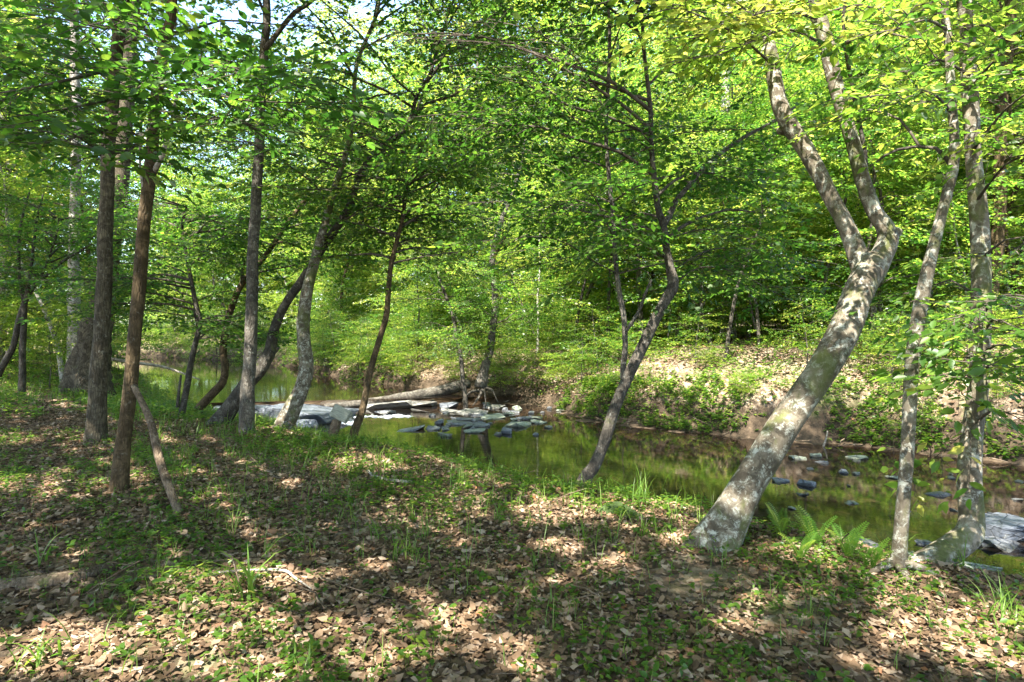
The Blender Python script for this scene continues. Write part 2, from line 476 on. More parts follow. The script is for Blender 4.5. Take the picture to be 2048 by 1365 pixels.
# ------------------------------------------------------------------ foliage
LEAF4 = np.array([(0, 0, 0), (0.27, 0.42, 0.05), (0, 1, -0.06), (-0.27, 0.42, 0.05)])
LF4 = np.array([(0, 1, 2, 3)])
LEAF6 = np.array([(0, 0, 0), (0.21, 0.22, 0.04), (0.25, 0.55, 0.05), (0, 1, -0.08), (-0.25, 0.55, 0.05), (-0.21, 0.22, 0.04)])
LF6 = np.array([(0, 1, 2, 3), (0, 3, 4, 5)])

def frames(d, nrm):
    d = d / (np.linalg.norm(d, axis=-1, keepdims=True) + 1e-9)
    x = np.cross(d, nrm); x /= np.linalg.norm(x, axis=-1, keepdims=True) + 1e-9
    z = np.cross(x, d)
    return np.stack([x, d, z], -1)        # columns

def spray_template(seed, leaf, length=0.9, side=5, per=7, tip=True):
    """A flat twig spray: rows of leaves left and right of side twigs, leaves about `leaf` long."""
    r = np.random.default_rng(seed)
    pos, dr, sz, tw = [], [], [], []
    def twig(p0, d, L, n):
        e = p0 + d * L + np.array([0, 0, -0.10 * L])
        tw.append((p0, e))
        for i in range(n):
            t = (i + 0.6 + r.uniform(-0.2, 0.2)) / n
            p = p0 + (e - p0) * t
            s = 1 if i % 2 else -1
            a = s * R(r.uniform(35, 75))
            dd = np.array([d[0] * math.cos(a) - d[1] * math.sin(a), d[0] * math.sin(a) + d[1] * math.cos(a), r.normal(-0.15, 0.22)])
            pos.append(p + r.normal(0, 0.012, 3)); dr.append(dd); sz.append(leaf * r.uniform(0.45, 1.3))
        pos.append(e); dr.append(d + np.array([0, 0, -0.2])); sz.append(leaf * r.uniform(0.8, 1.1))
    main = np.array([0, 1.0, 0])
    twig(np.zeros(3), main, length, per + 2)
    for i in range(side):
        t = (i + 0.7) / (side + 0.6)
        s = 1 if i % 2 else -1
        a = s * R(r.uniform(38, 62))
        twig(main * length * t + np.array([0, 0, -0.1 * length * t]), np.array([-math.sin(a), math.cos(a), r.normal(0, 0.12)]), length * (1 - t) * r.uniform(0.55, 0.85) + 0.15, per)
    pos = np.array(pos); dr = np.array(dr); sz = np.array(sz)
    nr = np.array([0, 0, 1.0]) + r.normal(0, 0.5, pos.shape)
    return pos, frames(dr, nr), sz, tw

SPR = {}
def sprays(kind):
    if kind not in SPR:
        if kind == 'fine':   SPR[kind] = [spray_template(10 + i, 0.095, 0.85, 5, 7) for i in range(8)]
        if kind == 'beech':  SPR[kind] = [spray_template(30 + i, 0.095, 0.9, 5, 6) for i in range(8)]
        if kind == 'large':  SPR[kind] = [spray_template(50 + i, 0.10, 0.75, 5, 6) for i in range(8)]
        if kind == 'far':    SPR[kind] = [spray_template(70 + i, 0.12, 1.2, 7, 9) for i in range(6)]
        if kind == 'canopy': SPR[kind] = [spray_template(90 + i, 0.18, 1.4, 6, 7) for i in range(6)]
    return SPR[kind]

def crown_mesh(name, S, kind, leafmat, six=False, twigs=True, tint=0.0, scale=1.0, seed=0, branches=None, gaps=None):
    """S: list of (pos, dir, up, scale).  One mesh of leaves and twigs."""
    r = np.random.default_rng(seed + 991)
    T = sprays(kind)
    LV, LFc = (LEAF6, LF6) if six else (LEAF4, LF4)
    k = len(LV)
    Vs, rn = [], []
    TV, TQ, tvn = [], [], 0
    if len(S) == 0:
        S = [(np.zeros(3), np.array([0, 1.0, 0]), np.array([0, 0, 1.0]), 0.01)]
    pos = np.array([s[0] for s in S]); dr = np.array([s[1] for s in S]); up = np.array([s[2] for s in S]); sc = np.array([s[3] for s in S]) * scale
    Fm = frames(dr, up)
    ti = r.integers(0, len(T), len(S))
    for t in range(len(T)):
        sel = np.nonzero(ti == t)[0]
        if not len(sel):
            continue
        lp, lf, ls, tw = T[t]
        lv = lp[:, None, :] + np.einsum('lij,kj->lki', lf, LV) * ls[:, None, None]     # L,k,3
        flip = np.where(r.random(len(sel)) < 0.5, -1.0, 1.0)
        f = Fm[sel].copy(); f[:, :, 0] *= flip[:, None]
        w = np.einsum('sij,lkj->slki', f, lv) * sc[sel][:, None, None, None] + pos[sel][:, None, None, :]
        keep = np.ones((len(sel), len(lp)), bool)
        if gaps is not None:      # canopy openings cut to let sun patches through: gaps = origin of the mesh in the world
            ctr = w.mean(2) + gaps
            lit = in_light(ctr.reshape(-1, 3)).reshape(keep.shape)
            keep = ~(lit & (ctr[..., 2] > 4.3) & (r.random(keep.shape) < 0.96))
        Vs.append(w[keep].reshape(-1, 3))
        clump = r.uniform(-0.34, 0.30, (len(sel), 1))
        v = np.clip(r.beta(2, 2.4, (len(sel), len(lp))) + clump + tint, 0, 1)
        rn.append(np.repeat(v[keep], k))
        if twigs:
            for a, b in tw:
                a2 = np.einsum('sij,j->si', f, a) * sc[sel][:, None] + pos[sel]
                b2 = np.einsum('sij,j->si', f, b) * sc[sel][:, None] + pos[sel]
                d = b2 - a2
                x = np.cross(d, [0.2, 0.3, 1.0]); x /= np.linalg.norm(x, axis=1)[:, None] + 1e-9
                y = np.cross(d, x); y /= np.linalg.norm(y, axis=1)[:, None] + 1e-9
                w0 = 0.0042
                ring = [a2 + x * w0, a2 + (-0.5 * x + 0.87 * y) * w0, a2 + (-0.5 * x - 0.87 * y) * w0, b2]
                vv = np.stack(ring, 1)
                n = len(sel)
                o = tvn + np.arange(n)[:, None] * 4
                TQ.append(np.concatenate([o + np.array([[0, 1, 3]]), o + np.array([[1, 2, 3]]), o + np.array([[2, 0, 3]])]))
                TV.append(vv.reshape(-1, 3)); tvn += 4 * n
    V = np.vstack(Vs); rn = np.concatenate(rn)
    nl = len(V) // k
    q = (np.arange(nl)[:, None, None] * k + LFc[None]).reshape(-1, 4)
    faces, mi = [q], [np.zeros(len(q))]
    if TV:
        t3 = np.vstack(TQ) + len(V)
        V = np.vstack([V] + TV); rn = np.concatenate([rn, np.zeros(tvn)])
        faces.append(t3); mi.append(np.ones(len(t3)))
    if branches:
        for (bp, br) in branches:
            bv, bq, bt = tube(bp, br, sides=5, step=0.35)
            o = len(V)
            V = np.vstack([V, bv]); rn = np.concatenate([rn, np.zeros(len(bv))])
            faces += [bq + o] + [x + o for x in bt]; mi += [np.ones(len(bq) + sum(len(x) for x in bt))]
    # group quads and tris in the order given
    return mesh_from(name, V, faces, [leafmat, M['twig']], midx=np.concatenate(mi), rnd=rn)

def grow_branch(p0, az, el, L, r0, droop=0.5, seed=0):
    r = np.random.default_rng(seed)
    pts = [np.array(p0, float)]
    n = max(4, int(L / 0.45))
    for i in range(n):
        t = i / n
        e = el * (1 - t) - droop * 0.35 * t + r.normal(0, 0.10)
        az += r.normal(0, 0.13)
        d = np.array([math.sin(az) * math.cos(e), math.cos(az) * math.cos(e), math.sin(e)])
        pts.append(pts[-1] + d * L / n)
    rad = np.linspace(r0, max(0.004, r0 * 0.2), len(pts))
    return np.array(pts), rad

def spray_along(pts, t0=0.25, gap=0.3, size=1.0, seed=0, out=None, spread=55, both=True):
    """Sprays left and right along a branch, in nearly level layers."""
    r = np.random.default_rng(seed + 5)
    out = [] if out is None else out
    seg = np.linalg.norm(np.diff(pts, axis=0), axis=1)
    L = np.concatenate([[0], np.cumsum(seg)])
    s = t0 * L[-1]
    k = 0
    while s < L[-1]:
        i = min(len(seg) - 1, int(np.searchsorted(L, s, 'right') - 1))
        p = pts[i] + (pts[i + 1] - pts[i]) * ((s - L[i]) / seg[i])
        d = (pts[i + 1] - pts[i]) / seg[i]
        sg = 1 if k % 2 else -1
        a = sg * R(r.uniform(spread - 20, spread + 20))
        h = np.array([d[0] * math.cos(a) - d[1] * math.sin(a), d[0] * math.sin(a) + d[1] * math.cos(a), 0])
        nh = np.linalg.norm(h)
        if nh < 0.2:
            b = r.uniform(0, 6.28); h = np.array([math.cos(b), math.sin(b), 0])
        else:
            h /= nh
        h[2] = r.normal(-0.05, 0.28)
        up = np.array([r.normal(0, 0.34), r.normal(0, 0.34), 1.0])
        out.append((p, h, up, size * r.uniform(0.75, 1.2) * (1.1 - 0.35 * s / L[-1])))
        s += gap * r.uniform(0.7, 1.3); k += 1
    d = pts[-1] - pts[-2]
    d = d / np.linalg.norm(d)
    out.append((pts[-1], d * np.array([1, 1, 0.4]), np.array([0, 0, 1.0]), size))
    return out

# sunlit patches of the photo: canopy sprays whose shadow would fall there are not grown
LIT = [(180, 1310, 330, 60), (480, 1185, 170, 55), (640, 1300, 260, 70), (840, 1015, 150, 45), (730, 930, 90, 18), (90, 880, 110, 16), (120, 980, 130, 30),
       (1150, 1020, 110, 30), (1320, 1010, 70, 22), (1650, 1110, 120, 26), (1800, 1170, 90, 60), (1900, 1270, 170, 60), (1980, 1335, 120, 40), (1540, 1200, 40, 22),
       (850, 745, 80, 40), (1480, 790, 90, 45), (1330, 760, 50, 25), (1770, 760, 80, 35), (1030, 815, 90, 30), (700, 805, 180, 25), (2000, 1080, 90, 60),
       (640, 840, 120, 40), (1620, 960, 100, 15), (1100, 700, 80, 20), (1000, 1290, 120, 25), (1100, 1090, 90, 14), (380, 950, 60, 12)]
def sun_hit(p):
    """Where the shadow of p lands, as a pixel of the photo."""
    g = p.copy()
    for _ in range(5):
        z = height(g[:, 0], g[:, 1])
        t = (p[:, 2] - z) / to_sun[2]
        g = p - to_sun * t[:, None]
    return g, proj(g)
def in_light(p):
    g, (x, y, f) = sun_hit(p)
    x = x + 22 * np.sin(g[:, 1] * 5.0 + g[:, 0] * 2.1) + 14 * np.sin(g[:, 0] * 11 + 1.0)
    y = y + (6 * np.sin(g[:, 0] * 7.3 + g[:, 1] * 1.9) + 4 * np.sin(g[:, 0] * 17 + g[:, 1] * 13)) * np.clip(f < 8, 0.3, 1)
    lit = np.zeros(len(p), bool)
    for (cx, cy_, rx, ry) in LIT:
        lit |= ((x - cx) / rx) ** 2 + ((y - cy_) / ry) ** 2 < 1
    spot = wob(g[:, 0], g[:, 1], 3.7, 9.0) + 0.8 * wob(g[:, 0], g[:, 1], 8.3, 4.0) + 0.35 * wob(g[:, 0], g[:, 1], 0.7, 2.0)
    return (lit & (f > 0.5)) | (spot > 0.47)

# ------------------------------------------------------------------ ground and water
def build_ground():
    # one sheet: fine near the camera and along the creek, coarse to the horizon
    xs = np.concatenate([[-400, -200, -110, -70, -52], np.arange(-42, -12, 0.6), np.arange(-12, 14, 0.16), np.arange(14, 40, 0.9), [46, 60, 90, 160, 400]])
    ys = np.concatenate([[-300, -120, -50, -25, -14], np.arange(-9, 1.2, 0.5), np.arange(1.2, 27, 0.16), np.arange(27, 60, 0.6), [66, 75, 90, 130, 220, 500]])
    X, Y = np.meshgrid(xs, ys)
    Z = height(np.clip(X, -42, 40), np.clip(Y, -9, 70)) 
    V = np.stack([X, Y, Z], -1).reshape(-1, 3)
    nx = len(xs)
    i = (np.arange(len(ys) - 1)[:, None] * nx + np.arange(nx - 1)[None]).ravel()
    q = np.stack([i, i + 1, i + 1 + nx, i + nx], -1)
    tag(obj('ground', mesh_from('ground', V, q, [M['ground']], smooth=True)), kind='structure')
build_ground()

def sheet(name, poly, z, m):
    V = np.array([(x, y, z) for x, y in poly], float)
    me = bpy.data.meshes.new(name)
    me.from_pydata([tuple(v) for v in V], [], [list(range(len(V)))])
    me.materials.append(m)
    return tag(obj(name, me), kind='structure')
LA, LB = (-15.0, 17.4), (2.5, 20.6)
sheet('water', [(-13, 14), (10, -8), (34, -8), (34, 12), LB, LA], WZ, M['water'])
sheet('water', [LA, LB, (2.5, 30), (-12, 52), (-58, 54), (-58, 38), (-24, 28)], WZ2, M['water'])

# ------------------------------------------------------------------ the trees along the near bank
def tree_px(name, label, cat, stem, D, w, m, above=None, sides=16, step=0.1, rough=0.02, flare=0.5, lump=0.03, seed=1, limbs=(), group=None):
    """stem: [(px, py)], D: distances, w: widths in photo pixels.  Returns root and stem points.
    above: (dx, dy, dz, r_end) in metres: how the stem goes on over the top of the frame."""
    n = len(stem)
    Ds = np.interp(np.arange(n), np.linspace(0, n - 1, len(D)), D)
    g = np.array([P(s[0], s[1], d) for s, d in zip(stem, Ds)])
    rad = np.array([x * d / F / 2 for x, d in zip(np.interp(np.arange(n), np.linspace(0, n - 1, len(w)), w), Ds)])
    if above is not None:
        a = np.array(above[:3]); k = 4
        for i in range(1, k + 1):
            t = i / k
            g = np.vstack([g, g[n - 1] + a * t + np.array([0.15 * math.sin(i * 2.1 + seed), 0.15 * math.cos(i * 1.7 + seed), 0])])
            rad = np.append(rad, rad[n - 1] * (1 - t) + above[3] * t)
    d0 = g[0] - g[1]; d0 /= np.linalg.norm(d0)
    zg = gz(g[0][0], g[0][1])
    base = np.array([g[0][0], g[0][1], zg])
    foot = g[0] + d0 * 0.25
    if foot[2] > zg - 0.15:
        foot = foot + np.array([0, 0, zg - 0.2 - foot[2]])
    pts = np.vstack([foot, g]); rads = np.append(rad[0] * 1.08, rad)
    rt = root(name, base, label, cat, group)
    tube_obj('trunk', pts, rads, m, rt, base, sides=sides, step=step, rough=rough, flare=flare, lump=lump, seed=seed)
    return rt, base, g, rad

def limb_px(rt, base, pl, D, w, m, name='limb', above=None, sides=12, step=0.1, rough=0.02, lump=0.03, seed=1):
    n = len(pl)
    Ds = np.interp(np.arange(n), np.linspace(0, n - 1, len(D)), D)
    g = np.array([P(s[0], s[1], d) for s, d in zip(pl, Ds)])
    rad = np.array([x * d / F / 2 for x, d in zip(np.interp(np.arange(n), np.linspace(0, n - 1, len(w)), w), Ds)])
    if above is not None:
        a = np.array(above[:3])
        for i in range(1, 4):
            t = i / 3
            g = np.vstack([g, g[n - 1] + a * t + np.array([0.12 * math.sin(i * 2.3 + seed), 0.12 * math.cos(i * 1.9 + seed), 0])])
            rad = np.append(rad, rad[n - 1] * (1 - t) + above[3] * t)
    tube_obj(name, g, rad, m, rt, base, sides=sides, step=step, rough=rough, lump=lump, seed=seed)
    return g, rad

def along(g, z):
    """Point of a stem polyline at height z."""
    i = int(np.argmax(g[:, 2] >= z)) if (g[:, 2] >= z).any() else len(g) - 1
    if i == 0:
        return g[0]
    t = (z - g[i - 1, 2]) / (g[i, 2] - g[i - 1, 2] + 1e-9)
    return g[i - 1] + (g[i] - g[i - 1]) * min(1, max(0, t))

DENS_N, DENS_G = 1.6, 0.72
def foliate(rt, base, g, kind, leafmat, z0, z1, n, L, m, size=1.0, gap=0.3, seed=0, az=None, six=False, tint=0.0, el=0.45, dens=1.0, extra=None, r0=0.022, keep=0.06):
    """Branches from z0 to z1 on stem g, each its own part; all leaves are the crown."""
    r = np.random.default_rng(seed + 300)
    n = int(n * DENS_N); gap = gap * DENS_G
    S = list(extra) if extra else []
    for i in range(n):
        z = z0 + (z1 - z0) * (i + r.uniform(0.1, 0.9)) / n
        p = along(g, z)
        a = r.uniform(0, 2 * np.pi) if az is None else r.uniform(*az)
        Lb = L * r.uniform(0.65, 1.2)
        pts, rad = grow_branch(p, a, el * r.uniform(0.4, 1.4), Lb, r0 * r.uniform(0.7, 1.2) * (Lb / L), seed=seed * 50 + i)
        tube_obj('branch', pts, rad, m, rt, base, sides=6, step=0.2)
        spray_along(pts, 0.2, gap, size, seed * 50 + i, S)
    me = crown_mesh('crown', S, kind, leafmat, six=six, tint=tint, seed=seed, gaps=np.zeros(3))
    v = np.empty(len(me.vertices) * 3, np.float32)
    me.vertices.foreach_get('co', v)
    me.vertices.foreach_set('co', (v.reshape(-1, 3) - base).astype(np.float32).ravel())
    me.update()
    obj('crown', me, rt)

def branch_px(rt, base, pl, r0, m, S, gap=0.25, size=1.0, seed=0, t0=0.2, spread=55):
    g = np.array([P(*p) for p in pl])
    C, rr = catmull(g, np.linspace(r0, 0.004, len(g)), 0.25)
    tube_obj('branch', g, np.linspace(r0, 0.004, len(g)), m, rt, base, sides=6, step=0.15)
    spray_along(C, t0, gap * 0.85, size, seed, S, spread)

# --- near brown trunk, left
rt, b0, g, _ = tree_px('tree', 'slim straight brown trunk with a dead branch leaning on it', 'tree',
    [(237, 995), (250, 860), (262, 750), (285, 500), (300, 330), (312, 200), (330, 80), (345, 0)], [5.7, 5.8, 5.9], [33, 27, 25, 24, 23, 22, 20, 19], M['bark_brown'],
    above=(0.6, -0.3, 6.0, 0.03), seed=3, flare=0.4, rough=0.012)
limb_px(rt, b0, [(308, 345), (325, 310), (336, 270), (345, 235), (352, 200), (356, 160)], [5.82, 5.6], [11, 5], M['bleached_wood'], name='branch', seed=5)
limb_px(rt, b0, [(291, 400), (280, 330), (284, 230), (292, 180)], [5.8, 5.6], [6, 3], M['bleached_wood'], name='branch', seed=6)
S = []
branch_px(rt, b0, [(325, 120, 5.8), (260, 130, 4.6), (180, 150, 3.8), (90, 170, 3.6), (-20, 190, 3.5)], 0.016, M['twig'], S, 0.16, 0.9, 11, 0.5)
branch_px(rt, b0, [(315, 180, 5.8), (330, 160, 4.8), (400, 180, 4.0), (480, 200, 3.6), (560, 205, 3.4)], 0.014, M['twig'], S, 0.18, 0.85, 12, 0.5)
branch_px(rt, b0, [(305, 290, 5.8), (250, 260, 4.8), (190, 265, 4.0), (120, 285, 3.6)], 0.012, M['twig'], S, 0.18, 0.8, 13, 0.5)
branch_px(rt, b0, [(330, 70, 5.8), (290, 60, 4.6), (240, 60, 3.8), (170, 50, 3.3)], 0.012, M['twig'], S, 0.18, 0.9, 14, 0.5)
for i, pl in enumerate([[(318, 150, 5.8), (250, 190, 4.4), (150, 215, 3.8), (20, 235, 3.7)], [(310, 240, 5.8), (260, 300, 4.4), (200, 300, 3.8), (150, 270, 3.4)],
                        [(312, 220, 5.8), (380, 235, 4.6), (450, 240, 3.9), (540, 260, 3.6)], [(330, 90, 5.8), (380, 110, 4.4), (450, 130, 3.8), (520, 160, 3.5)]]):
    branch_px(rt, b0, pl, 0.012, M['twig'], S, 0.17, 0.85, 600 + i, 0.5)
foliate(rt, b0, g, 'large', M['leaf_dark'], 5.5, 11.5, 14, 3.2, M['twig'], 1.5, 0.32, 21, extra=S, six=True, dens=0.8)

# --- ridged trunk behind it
rt, b0, g, _ = tree_px('tree', 'ridged grey-brown trunk just behind the slim brown one', 'tree',
    [(191, 885), (198, 740), (205, 640), (210, 500), (213, 400), (217, 300), (225, 200), (238, 60), (246, 0)], [8.3, 8.5], [35, 30, 28, 27, 25, 24, 23, 22, 21], M['bark_ridged'],
    above=(0.5, 0.4, 8.0, 0.05), seed=8, flare=0.4, rough=0.025)
foliate(rt, b0, g, 'beech', M['leaf'], 5.0, 13.5, 16, 3.6, M['twig'], 1.3, 0.38, 22, dens=0.7)

# --- big furrowed trunk behind
rt, b0, g, _ = tree_px('tree', 'thick dark furrowed trunk with a swollen foot, half hidden by the ridged trunk', 'tree',
    [(172, 782), (185, 700), (200, 620), (218, 520), (234, 420), (246, 300), (256, 160), (266, 0)], [14.6, 15.2], [66, 50, 42, 36, 32, 29, 27, 25], M['bark_ridged'],
    above=(1.0, 0.5, 9.0, 0.08), seed=9, flare=0.5, rough=0.04, sides=20)
foliate(rt, b0, g, 'far', M['leaf'], 5.0, 17, 20, 4.5, M['twig'], 1.1, 0.5, 23)

# --- pale flecked trunk
rt, b0, g, _ = tree_px('tree', 'pale sun-flecked trunk left of the thick furrowed one', 'tree',
    [(151, 770), (150, 690), (149, 600), (148, 500), (150, 400), (153, 280), (150, 120), (146, 0)], [16, 16.4], [30, 26, 22, 19, 18, 17, 16, 15], M['bark_pale'],
    above=(-0.6, 0.5, 8, 0.05), seed=10, flare=0.4)
foliate(rt, b0, g, 'far', M['leaf'], 3.4, 16, 22, 4.0, M['twig'], 1.0, 0.5, 24)

# --- forked sapling, far left
rt, b0, g, _ = tree_px('sapling', 'dark twin-stemmed sapling forking into spreading limbs at the left edge', 'sapling',
    [(44, 782), (45, 700), (48, 640), (50, 605)], [13.5], [13, 11, 10], M['bark_dark'], seed=11, flare=0.3, sides=10)
S = []
limb_px(rt, b0, [(-4, 752), (14, 715), (27, 690), (38, 640), (49, 607)], [13.5], [12, 10], M['bark_dark'], seed=12)
for pl, w in (([(49, 607), (40, 560), (37, 500), (44, 440), (60, 380)], 8), ([(50, 606), (58, 560), (66, 500), (74, 440), (86, 390)], 8),
              ([(50, 606), (66, 575), (90, 553), (130, 520), (165, 500), (200, 478)], 9), ([(80, 560), (95, 520), (110, 480), (118, 440)], 5)):
    lg, _r = limb_px(rt, b0, pl, [13.5, 13.2], [w, 3], M['bark_dark'], seed=13)
    spray_along(lg, 0.3, 0.28, 0.9, 14, S)
foliate(rt, b0, np.vstack([g, lg]), 'fine', M['leaf_dark'], 2.2, 4.4, 12, 1.6, M['twig'], 0.95, 0.26, 25, extra=S)

# --- straight dark trunk
rt, b0, g, _ = tree_px('tree', 'straight dark grey trunk beside the rapids', 'tree',
    [(493, 868), (496, 800), (500, 700), (505, 550), (512, 400), (520, 250), (528, 100), (533, 0)], [9.1, 9.3], [29, 26, 24, 22, 20, 18, 16, 14], M['bark_grey'],
    above=(0.3, 0.3, 7.0, 0.04), seed=15, flare=0.35, rough=0.03)
lg, _r = limb_px(rt, b0, [(531, 97), (545, 80), (562, 58), (590, 25), (625, 0)], [9.2, 9.4], [11, 8], M['bark_grey'], seed=16, above=(1.5, 0.5, 2.2, 0.015))
S = spray_along(lg, 0.5, 0.4, 1.0, 17, [])
foliate(rt, b0, g, 'beech', M['leaf'], 6.2, 12.5, 14, 3.4, M['twig'], 1.2, 0.38, 26, extra=S, dens=0.7)

# --- long bowed tree leaning over the creek
rt, b0, g, _ = tree_px('tree', 'dark tree bowing up and right over the upstream pool, with a broken stub low down', 'tree',
    [(436, 848), (462, 810), (490, 772), (516, 745), (530, 722), (542, 700), (551, 655), (571, 607), (604, 560), (645, 497), (680, 447), (702, 405), (713, 364), (738, 318), (773, 289), (808, 262)],
    [9.9, 10.4, 10.8, 11.0], [32, 29, 27, 26, 26, 24, 18, 17, 17, 17, 16, 15, 13, 12, 11, 10], M['bark_dark'], seed=18, flare=0.35, sides=14)
limb_px(rt, b0, [(538, 712), (548, 704), (558, 696)], [10.4], [14, 5], M['bark_dark'], name='stub', seed=19, sides=8)
S = []
for pl, D2 in (([(806, 264), (828, 235), (845, 214), (872, 202), (905, 192), (940, 180), (980, 170)], [11, 11.2]),
               ([(805, 264), (822, 234), (835, 190), (861, 146), (876, 92), (894, 37), (909, -5)], [11, 11.4]),
               ([(846, 172), (872, 140), (920, 84), (971, 40), (1030, 15)], [11.2, 11.4]),
               ([(772, 290), (795, 275), (812, 262), (832, 225), (845, 190)], [11, 11.1])):
    lg, _r = limb_px(rt, b0, pl, D2, [9, 4], M['bark_dark'], seed=20)
    spray_along(lg, 0.15, 0.28, 1.05, 31, S)
for i, (px, py) in enumerate([(700, 405), (713, 366), (735, 322), (660, 475)]):
    p = P(px, py, 10.95)
    for a in (0.9, -1.3, 0.1):
        bp, br = grow_branch(p, a + 0.4 * i, 0.35, 2.3, 0.014, seed=400 + i * 7 + int(a * 10))
        tube_obj('branch', bp, br, M['twig'], rt, b0, sides=6, step=0.2)
        spray_along(bp, 0.2, 0.28, 1.0, 410 + i, S)
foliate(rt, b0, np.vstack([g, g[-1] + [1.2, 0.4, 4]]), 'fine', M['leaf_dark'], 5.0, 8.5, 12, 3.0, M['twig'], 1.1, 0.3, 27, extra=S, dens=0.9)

# --- crooked brown stem
rt, b0, g, _ = tree_px('tree', 'crooked reddish brown stem kinked above the upstream pool', 'tree',
    [(398, 818), (425, 788), (446, 765), (451, 735), (446, 705), (453, 650), (462, 618), (474, 588), (492, 558), (520, 525), (545, 492), (568, 455), (592, 425), (615, 395)],
    [12.4, 13], [17, 16, 15, 14, 12, 12, 11, 10, 10, 9], M['bark_brown'], seed=33, flare=0.3, sides=10)
limb_px(rt, b0, [(545, 492), (560, 485), (585, 490), (604, 497)], [12.8], [7, 4], M['bark_brown'], name='branch', seed=34)
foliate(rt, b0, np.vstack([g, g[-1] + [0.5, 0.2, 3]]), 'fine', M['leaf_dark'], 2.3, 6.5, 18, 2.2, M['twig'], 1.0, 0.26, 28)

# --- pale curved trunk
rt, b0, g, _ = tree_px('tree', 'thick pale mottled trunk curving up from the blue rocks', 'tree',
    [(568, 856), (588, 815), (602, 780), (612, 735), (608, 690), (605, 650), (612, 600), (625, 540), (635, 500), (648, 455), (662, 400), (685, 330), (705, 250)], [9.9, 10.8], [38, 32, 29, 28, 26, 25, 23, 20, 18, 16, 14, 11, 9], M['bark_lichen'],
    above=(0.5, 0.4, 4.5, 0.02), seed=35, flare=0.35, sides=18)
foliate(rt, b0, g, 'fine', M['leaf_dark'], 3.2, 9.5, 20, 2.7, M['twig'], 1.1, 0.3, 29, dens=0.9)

# --- slender dark sapling
rt, b0, g, _ = tree_px('sapling', 'slender dark sapling with a wavy stem on the upstream bank', 'sapling',
    [(366, 818), (374, 770), (380, 735), (390, 690), (401, 645), (396, 622), (386, 580), (376, 530), (368, 480), (364, 450), (374, 415)], [11.3], [13, 12, 11, 10, 10, 8, 7, 6, 5], M['bark_dark'], seed=36, flare=0.3, sides=9)
limb_px(rt, b0, [(396, 652), (390, 630), (388, 600)], [11.3], [6, 4], M['bark_dark'], name='branch', seed=37)
limb_px(rt, b0, [(355, 815), (358, 780), (362, 750)], [11.25], [7, 4], M['bark_dark'], name='branch', seed=38)
foliate(rt, b0, g, 'fine', M['leaf_dark'], 1.2, 4.0, 18, 1.9, M['twig'], 0.95, 0.24, 30, el=0.25)

# --- thin leaning tree at the crest
rt, b0, g, _ = tree_px('sapling', 'thin leaning tree beside the tilted square board', 'sapling',
    [(708, 866), (724, 824), (734, 780), (744, 730), (758, 680), (772, 632), (777, 580), (783, 530), (792, 490), (806, 432), (813, 377), (835, 335), (848, 280)], [9.8, 10.6], [17, 14, 13, 12, 12, 11, 10, 9, 8, 7, 6, 5], M['bark_brown'], seed=39, flare=0.35, sides=10)
limb_px(rt, b0, [(805, 434), (825, 415), (854, 395), (880, 365), (905, 337)], [10.3, 10.5], [6, 3], M['bark_dark'], name='branch', seed=40)
foliate(rt, b0, g, 'fine', M['leaf'], 2.6, 5.0, 18, 2.2, M['twig'], 1.0, 0.26, 31, el=0.3)

# --- slender twin-stemmed tree, centre right
rt, b0, g, _ = tree_px('tree', 'slender grey tree with a knotted bend, forking over the water mid-bank', 'tree',
    [(1168, 968), (1188, 935), (1206, 890), (1230, 815), (1265, 735), (1300, 662), (1330, 602), (1346, 572), (1340, 535), (1333, 498), (1326, 447), (1315, 414), (1308, 352), (1303, 290), (1301, 227), (1293, 146), (1286, 84), (1280, 0)],
    [6.7, 7.0, 7.2], [30, 25, 23, 23, 22, 22, 21, 23, 17, 15, 15, 12, 11, 10, 9, 8, 7, 7], M['bark_dark'], above=(-0.4, 0.5, 6.0, 0.012), seed=41, flare=0.3, sides=14, step=0.06, lump=0.05)
S = []
lg, _r = limb_px(rt, b0, [(1326, 450), (1339, 432), (1352, 403), (1378, 372), (1408, 335), (1440, 308), (1494, 271), (1549, 243), (1590, 215)], [7.1, 7.6], [13, 5], M['bark_grey'], seed=42)
spray_along(lg, 0.25, 0.24, 0.95, 43, S)
lg, _r = limb_px(rt, b0, [(1340, 474), (1355, 460), (1378, 446), (1405, 434), (1460, 420), (1510, 425)], [7.1, 7.4], [9, 3], M['bark_grey'], seed=44)
spray_along(lg, 0.3, 0.24, 0.95, 45, S)
# second thin stem
lg, _r = limb_px(rt, b0, [(1246, 770), (1246, 735), (1250, 690), (1247, 625), (1237, 570), (1229, 500), (1226, 430), (1218, 360), (1213, 290), (1215, 200), (1219, 100), (1216, 20)], [7.0, 7.4], [12, 11, 9, 8, 7], M['bark_grey'], seed=46, above=(0.1, 0.3, 2.0, 0.01))
for i in range(11):
    p = lg[3 + i % 8] if False else along(lg, 2.2 + i * 0.42)
    for a in (1.2 + i * 2.4, 4.2 + i * 2.4):
        bp, br = grow_branch(p, a, 0.35, 1.6, 0.011, seed=500 + i * 3 + int(a))
        tube_obj('branch', bp, br, M['twig'], rt, b0, sides=5, step=0.2)
        spray_along(bp, 0.2, 0.24, 0.95, 510 + i, S)
limb_px(rt, b0, [(1252, 662), (1275, 628), (1292, 585), (1303, 560)], [7.05], [8, 5], M['bark_grey'], seed=47)
